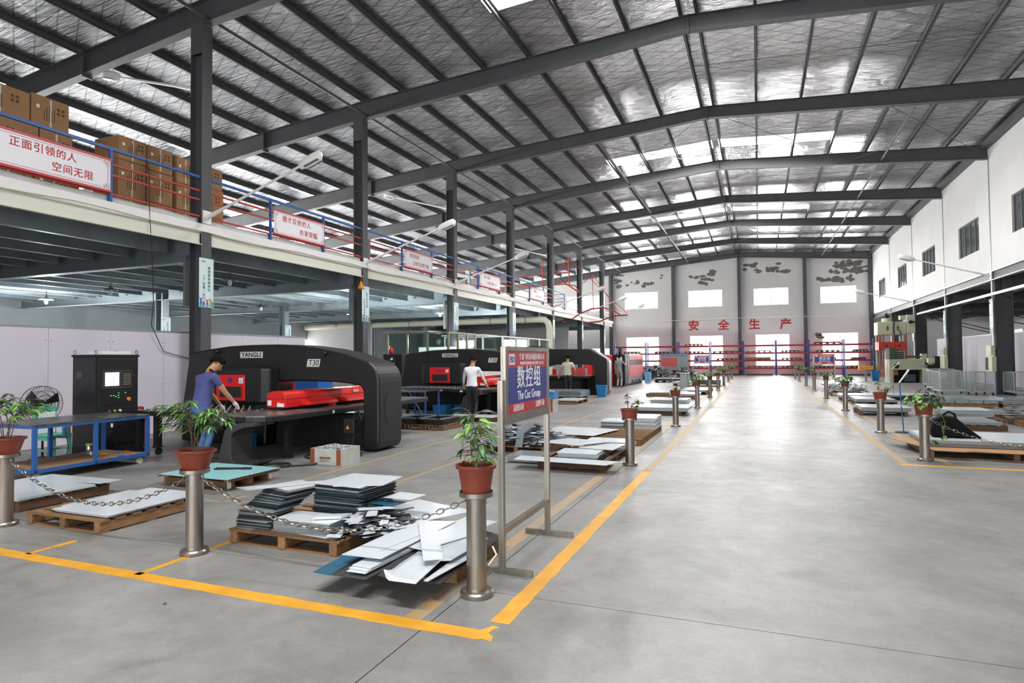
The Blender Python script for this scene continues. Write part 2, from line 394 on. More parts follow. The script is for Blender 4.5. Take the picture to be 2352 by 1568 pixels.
# peeled plaster: thin irregular flakes of bare render on the gable
def blob(mb, cx, cz, rx, rz, seed):
    rr = random.Random(seed); n = 18; p = []
    for i in range(n):
        t = 2*PI*i/n; q = rr.uniform(.72, 1.06); p.append((cx+math.cos(t)*rx*q, cz+math.sin(t)*rz*q))
    mb.prism(p, 'y', GABLE-.006-.0007*(seed % 50), GABLE)
rb = random.Random(5)
PEEL = [(-13.0, 9.6, .55, .55, 7), (-12.4, 8.9, .6, .35, 6), (-11.3, 9.0, .7, .14, 4), (-9.9, 8.65, .5, .2, 6), (-8.6, 9.4, .12, .15, 2), (-5.4, 8.95, .6, .4, 8), (-4.4, 8.75, .5, .35, 5), (-3.75, 9.35, .5, .4, 6),
        (-.6, 9.85, .5, .3, 6), (.2, 9.45, .5, .2, 5), (1.15, 9.7, .7, .35, 8), (2.2, 9.35, .3, .18, 4), (5.4, 8.45, .4, .3, 5), (6.5, 8.25, .7, .3, 9), (7.3, 8.5, .4, .3, 5), (6.9, 9.3, .5, .4, 8), (7.4, 9.7, 1.1, .25, 16), (8.2, 9.35, .65, .45, 20), (8.4, 8.9, .45, .2, 6), (6.2, 9.2, .3, .2, 4), (4.9, 3.6, .15, .1, 2), (5.0, 3.2, .15, .25, 3)]
for k, (cx, cz, rx, rz, n) in enumerate(PEEL):
    mb = MB()
    for i in range(n): blob(mb, cx+rb.uniform(-1, 1)*rx, cz+rb.uniform(-1, 1)*rz, rb.uniform(.14, .36), rb.uniform(.09, .2), k*50+i)
    mb.build('peeled_plaster', M_PEEL, wb)
# four big red characters
for ch, x, z in (('安', -5.68, 4.56), ('全', -3.0, 4.54), ('生', -.33, 4.53), ('产', 2.3, 4.5)):
    o = text(ch, 1.0, M_TXTR, wb, (x, GABLE-.012, z), FACE_NY, bold=.026, name='wall_character', ex=.006)
for x in (-13.55, -7.5, -1.58, 3.9, 9.0):
    o = thing('steel_column', 'dark grey steel gable column, %s' % {-13.55: 'left end of far wall', -7.5: 'between first and second upper windows', -1.58: 'at the middle of the far wall', 3.9: 'between third and fourth upper windows', 9.0: 'right corner of far wall'}[x], 'column', kind='structure')
    zt = 10.95-abs(x-RIDGE)*.08
    for nm, a, b, c, d in (('flange', -.14, .14, -.34, -.325), ('web', -.006, .006, -.325, -.015), ('flange', -.14, .14, -.015, 0)):
        block(nm, M_STEEL, o, x+a, x+b, GABLE+c, GABLE+d, 0, zt)
mb = MB().tube([(-13, GABLE-.03, 5.05), (-7.5, GABLE-.36, 5.12), (-1.58, GABLE-.36, 5.18), (3.9, GABLE-.36, 5.15), (9.1, GABLE-.05, 5.02)], .02)
mb.build('wall_cable', M_WHITE, wb)

# left side: partition, outer walls
pl = thing('wall_left', 'lilac white panel partition wall behind the punch presses', 'wall', kind='structure')
ys = [-3, -.3, 1.05, 2.4, 3.75, 5.1, 6.55, 7.91, 9.16, 10.44, 11.7, 12.83, 14.13, 15.3]
for a, b in zip(ys, ys[1:]): block('panel', M_LILAC, pl, -12.99, -12.94, a+.004, b-.004, .02, 2.35)
block('panel', M_LILAC, pl, -14.2, -12.99, 15.26, 15.3, .02, 2.35)
block('top_channel', M_GALV, pl, -13.0, -12.93, -3, 15.3, 2.35, 2.385); block('bottom_channel', M_GALV, pl, -13.0, -12.93, -3, 15.3, 0, .02)
mb = MB()
for a, b in zip(ys, ys[1:]):
    for z in (.25, 1.15, 2.1):
        for y in (a+.05, b-.05): mb.cyl((-12.943, y, z), (-12.936, y, z), .009, n=6)
mb.build('panel_screw', M_BLACKM, pl, kind='stuff')
LH = [(10+8*k, 16+8*k, 6.0, 7.5) for k in range(6)]+[(10+8*k, 16+8*k, 1.4, 3.2) for k in range(6)]  # lower row is unseen, added to let daylight in under the mezzanine
mb = MB(); wall_cells(mb, -12, GABLE, 0, 7.9, LH, lambda m, a, b, c, d: m.box(XO-.2, XO, a, b, c, d))
wo = tag(mb.build('wall_left_outer', M_GREYWALL), 'pale grey outer wall beyond the mezzanine storage floor', 'wall', kind='structure')
for k, h in enumerate(LH): window(*h, XO-.2, 'x', 'long strip window of the left outer wall %s the mezzanine, %s bay' % ('above' if k < 6 else 'added for light below', ORD[k % 6]), div=4, d0=.05, d1=.15)
# corrugated grey inner wall behind the mezzanine columns (far half) and white room boxes
mb = MB()
for k in range(40):
    y = 36.9+k*.3; mb.prism([(-25.2, y), (-25.12, y+.04), (-25.12, y+.2), (-25.2, y+.24), (-25.25, y+.24), (-25.25, y)], 'z', 0, 4.2)
mb.box(-25.3, -25.2, 36.9, 49, 0, 4.3)
tag(mb.build('wall_inner', M_GREYWALL), 'blue grey corrugated wall under the far half of the mezzanine', 'wall', kind='structure')
tag(MB().box(-30.9, -25.25, 36.8, 36.95, 0, 4.2).box(-25.25, -14.5, 48.9, 49.0, 0, 4.3).build('wall_inner_2', M_PLAST), 'white cross wall below the far end of the mezzanine', 'wall', kind='structure')

# right side
RHW = [(26.2, 29.2, 6.34, 7.8), (33.05, 36.05, 6.3, 7.8), (40.4, 43.3, 6.32, 7.78), (47.55, 50.3, 6.34, 7.78), (54.92, 57.7, 6.34, 7.75)]
mb = MB(); wall_cells(mb, -12, GABLE, 5.2, 10.4, RHW, lambda m, a, b, c, d: m.box(XR, XR+.2, a, b, c, d))
tag(mb.build('wall_right', M_PLAST), 'white plastered upper wall along the right side of the hall', 'wall', kind='structure')
for k, h in enumerate(RHW): window(*h, XR, 'x', 'dark four pane window high in the right wall, %s from the camera' % ORD[k], frame=mat('brown_window_frame', '#6a6258', .5), glass=M_GLASSD, div=4, d0=.06, d1=.14)
tr = thing('trim_1', 'grey steel edge beam under the white right wall', 'trim', kind='structure')
block('flashing', M_GALV, tr, XR-.06, XR+.2, -12, GABLE, 5.13, 5.2); block('web', M_STEEL, tr, XR+.02, XR+.06, -12, GABLE, 4.8, 5.13); block('flange', M_GALV, tr, XR-.08, XR+.12, -12, GABLE, 4.77, 4.8)
RWH = [(20, 23, 2.9, 4.0), (27.5, 31, 2.9, 3.9), (35, 38.5, 2.9, 3.9), (42, 46, 2.9, 3.9), (49, 55, 1.0, 3.6), (56, 59.5, .8, 3.6)]
mb = MB(); wall_cells(mb, -12, GABLE, 0, 5.0, RWH, lambda m, a, b, c, d: m.box(18, 18.2, a, b, c, d))
tag(mb.build('wall_right_outer', M_PLAST), 'white outer wall of the side aisle on the right', 'wall', kind='structure')
for k, h in enumerate(RWH): window(*h, 18, 'x', 'bright window in the outer wall of the right aisle, %s from the camera' % ORD[k], d0=.05, d1=.15)
sc_ = thing('ceiling_side', 'dark low ceiling over the side aisle on the right', 'ceiling', kind='structure')
block('deck', M_STEEL, sc_, XR+.2, 18, -12, GABLE, 4.95, 5.0)
for y in [-3.1, 4.0]+FRAMES: block('beam', M_STEEL, sc_, XR+.3, 18, y-.12, y+.12, 4.35, 4.95)
for x in (11.2, 13.4, 15.6): block('joist', M_STEEL, sc_, x-.06, x+.06, -12, GABLE, 4.6, 4.94)
pr = thing('wall_right_partition', 'lilac white panel partition behind the right columns', 'wall', kind='structure')
yy = [18, 21, 24, 27, 30, 33, 36, 39, 42, 45, 48, 51, 53]
for a, b in zip(yy, yy[1:]): block('panel', M_LILAC, pr, 12.0, 12.05, a+.006, b-.006, .02, 2.75)
block('top_channel', M_GALV, pr, 11.99, 12.06, 18, 53, 2.75, 2.8)
block('panel', M_LILAC, pr, 12.05, 14, 52.95, 53, .02, 2.75)

# unseen wall added behind the camera to cut sky fill, with an open gateway
tag(MB().box(XO, -11, -12.2, -12, 0, 10.4).box(7.5, XR, -12.2, -12, 0, 10.4).box(-11, 7.5, -12.2, -12, 6.4, 10.8).build('wall_front', M_PLAST), 'unseen white wall with a gateway, added behind the camera to limit light', 'wall', kind='structure')
# ---------------------------------------------------------------- roof
def zr_bot(x):   # underside of the rafters
    return 10.78-abs(x-RIDGE)*.0795 if x > XC else 9.92-(XC-x)*.108
def zr_top(x):
    if x > XC: return 11.22-abs(x-RIDGE)*.064
    return 10.53-(XC-x)*.105
def zfoil(x): return zr_top(x)+.22
ce = thing('ceiling', 'silver foil lined steel roof with dark purlins and translucent strips', 'ceiling', kind='structure')
def roof_part(x0, x1, y0, y1, m, nm, n=1, dz=0.):
    mb = MB(); xs = [x0+(x1-x0)*i/n for i in range(n+1)]
    v = []
    for x in xs:
        z = zfoil(x)+dz; v += [(x, y0, z), (x, y1, z), (x, y0, z+.05), (x, y1, z+.05)]
    f = []
    for i in range(n):
        a, b = i*4, i*4+4; f += [(a, a+1, b+1, b), (a+2, b+2, b+3, a+3), (a, b, b+2, a+2), (a+1, a+3, b+3, b+1)]
    f += [(0, 2, 3, 1), (n*4, n*4+1, n*4+3, n*4+2)]
    return mb.add(v, f).build(nm, m, ce)
Y0R = -12
cuts = [Y0R]
for y in SKY_Y: cuts += [y-.55, y+.55]
cuts.append(GABLE+.2)
SX0, SX1 = -6.65, 3.05
for i in range(0, len(cuts), 2):
    for xa, xb in ((XO, XC), (XC, SX0), (SX0, RIDGE), (RIDGE, SX1), (SX1, XR+.3)): roof_part(xa, xb, cuts[i], cuts[i+1], M_FOIL, 'foil_sheet')
for y in SKY_Y:
    for xa, xb in ((XO, XC), (XC, SX0), (SX1, XR+.3)): roof_part(xa, xb, y-.55, y+.55, M_FOIL, 'foil_sheet')
    for xa, xb in ((SX0, RIDGE-.14), (RIDGE+.14, SX1)): roof_part(xa, xb, y-.55, y+.55, M_SKYL, 'skylight_strip', dz=.02)
    roof_part(RIDGE-.14, RIDGE+.14, y-.55, y+.55, M_FOIL, 'foil_sheet')
# purlins: C sections running the length of the hall
PUR = [RIDGE-.22, RIDGE+.22]
k = 1
while RIDGE+.22+k*1.52 < XR-.1: PUR.append(RIDGE+.22+k*1.52); k += 1
PUR.append(XR-.1)
k = 1
while RIDGE-.22-k*1.52 > XO+.3: PUR.append(RIDGE-.22-k*1.52); k += 1
for x in PUR:
    zt = zfoil(x)-.003; w = .07
    MB().box(x-w/2, x-w/2+.012, Y0R, GABLE, zt-.2, zt).box(x-w/2, x+w/2, Y0R, GABLE, zt-.2, zt-.188).box(x-w/2, x+w/2, Y0R, GABLE, zt-.01, zt).box(x+w/2-.01, x+w/2, Y0R, GABLE, zt-.2, zt-.17).build('purlin', M_STEEL, ce)
def rafter(y, left=True):
    xs = [XR-.02, 4, RIDGE, -7, XC, -16.8, -22, XO+.1] if left else [XR-.02, 4, RIDGE, -7, XC, -16.8, -22, XO+.1]
    for nm, zf, hw, zo in (('bottom_flange', zr_bot, .12, (0, .016)), ('top_flange', zr_top, .12, (-.016, 0))):
        v, f = [], []
        for x in xs:
            z = zf(x)
            v += [(x, y-hw, z+zo[0]), (x, y+hw, z+zo[0]), (x, y-hw, z+zo[1]), (x, y+hw, z+zo[1])]
        for i in range(len(xs)-1):
            a, b = i*4, i*4+4; f += [(a, b, b+1, a+1), (a+2, a+3, b+3, b+2), (a, a+2, b+2, b), (a+1, b+1, b+3, a+3)]
        MB().add(v, f).build('rafter_flange', M_STEEL, ce)
    v, f = [], []
    for x in xs:
        v += [(x, y-.006, zr_bot(x)+.01), (x, y+.006, zr_bot(x)+.01), (x, y-.006, zr_top(x)-.01), (x, y+.006, zr_top(x)-.01)]
    for i in range(len(xs)-1):
        a, b = i*4, i*4+4; f += [(a, b, b+1, a+1), (a+2, a+3, b+3, b+2), (a, a+2, b+2, b), (a+1, b+1, b+3, a+3)]
    MB().add(v, f).build('rafter_web', M_STEEL, ce)
    for x in (RIDGE, -16.83, XC+.1, XR-.1, -7.0):
        if x in (RIDGE, -16.83): block('splice_plate', M_STEEL, ce, x-.015, x+.015, y-.13, y+.13, zr_bot(x)-.08, zr_top(x)+.02)
    for j, x in enumerate(PUR):       # flange braces from every second purlin
        if j % 2 and zr_top(x) > 8:
            for s in (1,) :
                MB().cyl((x, y+s*.55, zfoil(x)-.2), (x, y+s*.08, zr_bot(x)+.03), .022, n=4).build('flange_brace', M_STEEL, ce)
for y in [-3.1, 4.0]+FRAMES+[GABLE-.35]: rafter(y)
# sag rods and wind bracing
fy = [-3.1, 4.0]+FRAMES+[GABLE-.35]
for a, b in zip(fy, fy[1:]):
    ym = (a+b)/2; mb = MB()
    for xa, xb in ((XO+.2, XC), (XC, RIDGE), (RIDGE, XR-.1)):
        mb.tube([(xa, ym, zfoil(xa)-.12), (xb, ym, zfoil(xb)-.12)], .008, 4)
    mb.build('sag_rod', M_STEEL, ce)
for a, b in ((24.57, 31.6), (45.8, 53.05)):
    for xa, xb in ((XC, -7), (-7, RIDGE), (RIDGE, 4), (4, XR-.2)):
        MB().tube([(xa, a, zr_bot(xa)+.25), (xb, b, zr_bot(xb)+.25)], .011, 5).tube([(xa, b, zr_bot(xa)+.2), (xb, a, zr_bot(xb)+.2)], .011, 5).build('bracing_rod', M_STEEL, ce)
for x in (XC+.15, -6.0, 5.2): MB().cyl((x, 4.0 if x < -7 else 24.57, zr_bot(x)+.1), (x, GABLE-.4, zr_bot(x)+.1), .045, n=8).build('tie_pipe', M_STEEL, ce)
block('eave_strut', M_STEEL, ce, XR-.25, XR, Y0R, GABLE, 10.35, 10.62)

# ---------------------------------------------------------------- mezzanine columns
cname = ['nearest', 'second', 'third', 'fourth', 'fifth', 'sixth', 'seventh']
def hcolumn(x, y, z1, label, w=.3, d=.38, m=M_STEEL, m2=None):
    o = thing('steel_column', label, 'column', kind='structure')
    for nm, a, b, c, e in (('flange', -.012, 0, -w/2, w/2), ('flange', -d, -d+.012, -w/2, w/2), ('web', -d+.012, -.012, -.006, .006)):
        block(nm, m, o, x+a, x+b, y+c, y+e, 0, z1)
    block('stiffener', m, o, x-d+.012, x-.012, y-w/2, y-w/2+.01, z1-.75, z1)
    block('base_plate', m, o, x-d-.08, x+.08, y-w/2-.1, y+w/2+.1, 0, .025)
    return o
for k, y in enumerate(FRAMES):
    hcolumn(XC+.05, y, zr_bot(XC), 'dark grey steel column along the mezzanine edge, %s from the camera' % cname[k])
for y in (4.0, -3.1): hcolumn(XC+.05, y, zr_bot(XC), 'dark steel column of the mezzanine edge %s' % ('left of the view' if y > 0 else 'behind the camera'))
for k, y in enumerate(FRAMES[1:6]): hcolumn(-21.9, y, 8.9, 'blue grey steel column inside the mezzanine storey, %s from the camera' % cname[k], m=M_STEELB)
for k, y in enumerate(FRAMES[2:]):
    o = thing('steel_column', 'deep dark steel column below the right wall, %s from the camera' % cname[k], 'column', kind='structure')
    for nm, a, b, c, e in (('flange', 0, .014, -.16, .16), ('flange', .6, .614, -.16, .16), ('web', .014, .6, -.007, .007)): block(nm, M_STEEL, o, XR+.05+a, XR+.05+b, y+c, y+e, 0, 5.0)
    block('wall_pole', M_GALV, o, XR-.02, XR+.04, y-.05, y+.05, 0, zr_bot(XR))
# ================================================================ mezzanine
mz = thing('mezzanine_deck', 'steel mezzanine floor with a cream channel edge along the columns', 'mezzanine', kind='structure')
MY0, MY1 = -3.1, 56.5
block('deck_slab', mat('pale_deck', '#c4c7c8', .6), mz, XO+.05, XC-.02, MY0, MY1, 4.74, 4.95)
block('edge_cap', M_WHITE, mz, XC-.1, XC+.06, MY0, MY1, 4.79, 4.99)
for a, b in zip([MY0, 4.0]+FRAMES, [4.0]+FRAMES+[MY1]):
    block('fascia_channel', M_CREAM, mz, XC-.02, XC, a+.15, b-.15, 4.47, 4.79)
    block('fascia_flange', M_CREAM, mz, XC-.02, XC+.07, a+.15, b-.15, 4.47, 4.49); block('fascia_flange', M_CREAM, mz, XC-.02, XC+.05, a+.15, b-.15, 4.77, 4.79)
for y in [4.0]+FRAMES:
    block('main_beam_flange', M_STEELB, mz, XO+.05, XC-.36, y-.12, y+.12, 4.09, 4.115); block('main_beam_web', M_STEELB, mz, XO+.05, XC-.36, y-.008, y+.008, 4.115, 4.74)
fr = [4.0]+FRAMES+[MY1]
for a, b in zip(fr, fr[1:]):
    for x in [-13.4-1.35*k for k in range(13)]:
        MB().box(x-.006, x+.006, a+.3, b-.3, 4.31, 4.74).box(x-.06, x+.06, a+.3, b-.3, 4.31, 4.325).build('joist', M_STEELB, mz)
# conduit along the edge
mb = MB(); pts = []
y = 4.0
while y < MY1: pts.append((XC+.075, y, 4.80+.03*math.sin(y*.9)-.02*math.sin(y*2.1))); y += .8
tag(mb.tube(pts, .012, 5).build('edge_cable', M_CONDUIT), 'cream cable running along the mezzanine edge', 'cable')
# railing: blue posts and handrail, red rails
rl = thing('mezzanine_railing', 'blue and red steel railing along the mezzanine edge', 'railing')
POST = [6.55, 8.84, 13.4, 15.64, 20.2, 22.5, 27.06, 29.72, 34.25, 36.8, 41.35]
XRL = XC-.01
for a, b in zip([MY0+.2, 4.14]+[y+.14 for y in FRAMES[:5]], [3.86]+[y-.14 for y in FRAMES[:5]]+[41.4]):
    block('handrail', M_BLUE, rl, XRL-.03, XRL+.03, a, b, 6.09, 6.15)
    for z in (5.17, 5.57, 5.79): block('rail', M_RED, rl, XRL-.02, XRL+.02, a, b, z-.02, z+.02)
for y in POST:
    block('post', M_BLUE, rl, XRL-.03, XRL+.035, y-.045, y+.005, 5.0, 6.09); block('post_back', M_BLUE, rl, XRL-.09, XRL-.045, y-.05, y+.0, 5.0, 5.2)
for y in (41.4,): 
    for z in (5.17, 5.57, 5.79, 6.1): block('rail', M_BLUE, rl, XRL-2.2, XRL, y-.02, y+.02, z-.02, z+.02)
for a, b in zip([y+.14 for y in [MY0, 4.0]+FRAMES[:5]], [y-.14 for y in [4.0]+FRAMES[:5]]+[41.4]):
    rr = random.Random(int(b)); n = 14; v = []
    for i in range(n+1):
        y = a+(b-a)*i/n; x = XRL-.06+rr.uniform(-.012, .012); v += [(x, y, 4.97), (x+rr.uniform(-.01, .02), y, 5.13+rr.uniform(-.015, .02))]
    MB().add(v, [(2*i, 2*i+2, 2*i+3, 2*i+1) for i in range(n)]).build('kick_sheet', mat('white_plastic_sheet', '#c2c4c4', .3, 0, .12, 3), rl, smooth=True)
rl2 = thing('white_railing', 'low white and red railing at the far end of the mezzanine', 'railing')
for z in (5.25, 5.5, 5.75): block('rail', M_WHITE if z > 5.3 else M_RED, rl2, XRL-.32, XRL-.28, 43.2, MY1, z-.02, z+.02)
for y in (43.2, 45.8, 49.4, 53.0, 56.4): block('post', M_BLUE if y > 50 else M_WHITE, rl2, XRL-.325, XRL-.275, y-.03, y+.03, 4.99, 5.78)
# slogan banners hung on the railing, facing the aisle
BAN = [(6.5, 8.8, '正面引领的人', '空间无限', 'nearest'), (13.42, 15.6, '德才双修的人', '共享荣耀', 'second'), (20.24, 22.46, '规范制度', '让我们有章可循', 'third'), (27.1, 29.66, '统一目标', '让我们凝聚一心', 'fourth'), (34.28, 36.75, '成就别人', '让我们成就共同', 'fifth')]
def fret(mb, y, z, sy, sz, x):
    # corner ornament: nested angular hooks
    def seg(a, b, c, d): mb.box(x, x+.003, min(y+sy*a, y+sy*b), max(y+sy*a, y+sy*b), min(z+sz*c, z+sz*d), max(z+sz*c, z+sz*d))
    t = .008
    for q in (0, .035):
        seg(q, .11-q, q, q+t); seg(q, q+t, q, .11-q); seg(q, .07, .11-q-t, .11-q) ; seg(.11-q-t, .11-q, q, .07)
for y0, y1, a, b, o in BAN:
    t = thing('slogan_banner', 'white banner with red characters and border on the railing, %s from the camera' % o, 'banner', group='slogan banners on the railing')
    x = XRL+.05; z0, z1 = 5.2, 5.86
    block('board', M_SIGNW, t, x, x+.02, y0+.03, y1-.03, z0+.02, z1-.02)
    for c, d, e, g in ((y0, y1, z0-.02, z0+.02), (y0, y1, z1-.02, z1+.02)): block('frame_bar', M_MREDD, t, x-.02, x+.035, c, d, e, g)
    xx = x+.021; mb = MB()
    for c, d, e, g in ((y0+.2, y1-.2, z0+.055, z0+.062), (y0+.2, y1-.2, z1-.062, z1-.055), (y0+.08, y0+.087, z0+.17, z1-.17), (y1-.087, y1-.08, z0+.17, z1-.17)): mb.box(xx, xx+.002, c, d, e, g)
    for sy in (1, -1):
        for sz in (1, -1): fret(mb, (y0+.06 if sy > 0 else y1-.06), (z0+.045 if sz > 0 else z1-.045), sy, sz, xx)
    mb.build('border', M_TXTR, t)
    big = len(a) >= 6
    w = y1-y0
    text(a, .19 if big else .17, M_TXTR, t, (xx, y0+(.43*w if big else .34*w), 5.665), FACE_X, bold=.011, spacing=1.12)
    text(b, .19 if big else .17, M_TXTR, t, (xx, y0+(.66*w if big else .56*w), 5.40), FACE_X, bold=.011, spacing=1.12)

# ---------------------------------------------------------------- cartons on the mezzanine
def carton(x0, x1, y0, y1, z0, z1, label, tape=True):
    t = thing('cardboard_carton', label, 'carton', ((x0+x1)/2, (y0+y1)/2, z0), group='cartons stacked on the mezzanine')
    hx, hy, h = (x1-x0)/2, (y1-y0)/2, z1-z0
    MB().box(-hx, hx, -hy, hy, 0, h).build('carton_body', M_CARD, t, bevel=.008)
    ink = mat('carton_print', '#5c4430', .8)
    mb = MB(); X = hx+.0015
    for k in range(5): mb.box(hx, X, -hy*.35+k*.05, -hy*.35+k*.05+.016, h*.25, h*(.6+.25*((k*7) % 3)/3))
    for k in range(4): mb.box(hx, X, hy*.35+(k % 2)*.09, hy*.35+(k % 2)*.09+.055, h*.55+(k//2)*.09, h*.55+(k//2)*.09+.06)
    mb.build('print', ink, t, kind='stuff')
    mb = MB().box(hx, X, -hy*.75, -hy*.75+.06, h*.6, h*.6+.07); mb.build('label', M_WHITE, t)
    if tape: MB().box(hx, X, -.02, .02, h*.05, h*.95).build('strap', mat('pale_strap', '#c8c2b2', .5), t)
    return t
ZD = 4.95
cx = -13.9
def row(specs):
    for s in specs: carton(*s)
row([(cx-.7, cx, 6.35, 7.2, ZD, 5.85, 'brown carton at the lower left end of the near mezzanine stack'),
     (cx-.7, cx, 7.25, 8.15, ZD, 5.85, 'brown carton in the bottom row of the near mezzanine stack'),
     (cx-.7, cx, 8.2, 8.92, ZD, 5.85, 'brown carton at the bottom right of the near mezzanine stack'),
     (cx-.7, cx, 6.4, 8.25, 5.86, 6.58, 'wide brown carton in the middle row of the near mezzanine stack'),
     (cx-.7, cx, 8.28, 8.94, 5.86, 6.58, 'brown carton at the middle right of the near mezzanine stack'),
     (cx-.7, cx, 7.0, 8.08, 6.59, 7.22, 'top left brown carton of the near mezzanine stack'),
     (cx-.7, cx, 8.11, 8.86, 6.59, 7.27, 'top right brown carton of the near mezzanine stack'),
     (-15.6, -14.9, 9.3, 9.75, ZD, 5.9, 'brown carton low in the gap between both mezzanine stacks'),
     (-15.6, -14.9, 9.32, 9.74, 5.91, 6.6, 'brown carton high in the gap between both mezzanine stacks'),
     (cx-.85, cx, 9.95, 10.68, ZD, 5.55, 'small brown carton bottom left of the stack beside the column'),
     (cx-.85, cx, 10.7, 11.45, ZD, 5.6, 'small brown carton bottom middle of the stack beside the column'),
     (cx-.85, cx, 9.98, 10.69, 5.56, 6.45, 'brown carton with straps middle left beside the nearest column'),
     (cx-.85, cx, 10.73, 11.44, 5.61, 6.4, 'brown carton middle right beside the nearest column'),
     (cx-.85, cx, 10.0, 10.7, 6.46, 7.02, 'top left brown carton beside the nearest column'),
     (cx-.85, cx, 10.74, 11.43, 6.41, 7.02, 'top right brown carton beside the nearest column'),
     (cx-.85, cx, 11.55, 12.1, ZD, 5.6, 'bottom brown carton left behind the nearest column'),
     (cx-.85, cx, 11.56, 12.1, 5.61, 6.3, 'middle brown carton left behind the nearest column'),
     (cx-.85, cx, 11.56, 12.1, 6.31, 6.98, 'top brown carton left behind the nearest column'),
     (cx-.85, cx, 12.2, 13.05, ZD, 5.6, 'bottom brown carton right of the nearest column'),
     (cx-.85, cx, 12.2, 13.06, 5.61, 6.4, 'middle brown carton right of the nearest column'),
     (cx-.85, cx, 12.22, 13.02, 6.41, 6.98, 'top brown carton right of the nearest column'),
     (cx-.8, cx-.1, 33.2, 33.9, ZD, 5.9, 'tan carton on the mezzanine near the fifth banner'),
     (-16, -15, 24.8, 26, ZD, 5.5, 'low carton under plastic on the mezzanine behind the third column')])
# plastic wrapped bundles behind the railing
for k, (y0, y1, h) in enumerate(((16.3, 17.0, .35), (18.6, 19.5, .3), (25.2, 26.4, .55), (30.2, 31.0, .4))):
    rr = random.Random(k); mb = MB()
    for i in range(5): mb.ball((-13.3+rr.uniform(-.2, .2), y0+(y1-y0)*i/4, ZD+h*.45), h*.5, 8, (1, 1.1, .9))
    tag(mb.build('plastic_bundle', mat('clear_plastic_wrap', '#c9cccf', .25, 0, .1, 6), smooth=True), 'crumpled plastic wrapped bundle on the mezzanine, %s from the camera' % ORD[k], 'bundle', 'plastic bundles on the mezzanine')
# dangling wire from the handrail
tag(MB().tube([(XRL+.04, 9.6, 6.12), (XRL+.1, 9.62, 5.9), (XRL+.07, 9.66, 5.0), (XRL+.05, 9.75, 4.0), (-12.6, 9.9, 3.0), (-12.85, 10.05, 2.5), (-12.9, 10.4, 1.9), (-12.9, 11.2, 1.7)], .009, 5).build('dangling_wire', M_RUB), 'thin black wire dangling from the blue handrail to the partition', 'wire')

# ---------------------------------------------------------------- arm lamps
def arm_lamp(base, tip, label, y, glass_dir=1):
    b, t = Vector(base), Vector(tip); d = (t-b).normalized(); s = 1 if t.x > b.x else -1
    o = thing('arm_lamp', label, 'lamp', base, group='street style arm lamps on the columns')
    L = (t-b)
    block('mount_plate', M_WHITE, o, -.02 if s > 0 else -.01, .01 if s > 0 else .02, -.12, .12, -.16, .16)
    MB().tube([(0, 0, 0), tuple(L*.2), tuple(L*.84)], [.06, .034, .028], 8).build('arm', M_WHITE, o, smooth=True)
    ang = math.atan2(L.z, L.x*s)
    hd = MB().lathe([(.02, 0), (.09, .05), (.13, .2), (.14, .45), (.12, .62), (.05, .68)], 12, sx=1.0, sy=.55)
    hm = hd.xf(Matrix.Rotation(PI/2, 4, 'Y')).xf(Matrix.Rotation(-ang, 4, 'Y'))
    if s < 0: hm.xf(Matrix.Rotation(PI, 4, 'Z'))
    h = hm.build('lamp_head', M_WHITE, o, smooth=True); h.location = L*.80
    dv = (L.normalized())
    g = MB().box(-.2, .2, -.09, .09, -.025, .0).build('lamp_glass', M_GREYM, h); g.location = dv*.42+Vector((0, 0, -.09)); g.rotation_euler = (0, -ang*s, 0)
    return o
for k, (y, bz) in enumerate(zip(FRAMES, (5.16, 4.98, 5.04, 5.0, 5.02, 5.05, 5.0))):
    if k in (3,): continue
    arm_lamp((XC+.07, y, bz), (-8.95, y, bz+1.13), 'white arm lamp over the aisle on the %s mezzanine column' % cname[k], y)
for k in (0, 2, 4): arm_lamp((XC-.36, FRAMES[k], 8.4), (-16.2, FRAMES[k], 9.36), 'white arm lamp pointing over the mezzanine from the %s column' % cname[k], FRAMES[k])
arm_lamp((XR-.04, FRAMES[3], 4.98), (5.75, FRAMES[3], 6.05), 'white arm lamp on the right wall, nearer one', 0)
arm_lamp((XR-.04, FRAMES[5], 5.02), (5.9, FRAMES[5], 5.9), 'white arm lamp on the right wall, farther one', 0)

# ---------------------------------------------------------------- pendant lamps below the mezzanine
M_BULB = mat('lit_bulb', '#eafcff', .3, emit=60)
def pendant(x, y, z, lit, label):
    o = thing('pendant_lamp', label, 'lamp', (x, y, z), group='pendant lamps under the mezzanine')
    MB().cyl((0, 0, .1), (0, 0, 4.74-z), .012, n=6).build('cord', M_BLACKM, o)
    MB().lathe([(.04, .16), (.06, .1), (.12, .06), (.24, .0), (.23, -.005), (.10, .045), (.03, .08)], 16, cap0=False, cap1=False).build('lamp_shade', M_GREYM, o, smooth=True)
    MB().lathe([(.02, .06), (.045, .02), (.06, -.06), (.045, -.14), (.01, -.17)], 10).build('bulb', M_BULB if lit else M_WHITE, o, smooth=True)
    if lit:
        l = bpy.data.lights.new('pendant_light', 'POINT'); l.energy = 620; l.color = (.92, .99, 1); l.shadow_soft_size = .08
        q = bpy.data.objects.new('pendant_light', l); COL.objects.link(q); q.parent = o; q.location = (0, 0, -.3)
for x, y, z, lit, lb in ((-24.7, 15, 4.0, 1, 'lit pendant lamp at the far left under the mezzanine'), (-16.1, 22, 3.6, 1, 'lit pendant lamp just left of the second mezzanine column'), (-15.1, 28, 4.0, 1, 'lit pendant lamp left of the third mezzanine column'),
                         (-20.5, 14.5, 4.1, 0, 'unlit pendant lamp between the partition and the nearest column'), (-15.15, 14.5, 4.15, 0, 'unlit pendant lamp right of the nearest mezzanine column'), (-21.1, 22, 4.1, 0, 'unlit pendant lamp above the partition beyond the nearest column')):
    pendant(x, y, z, lit, lb)

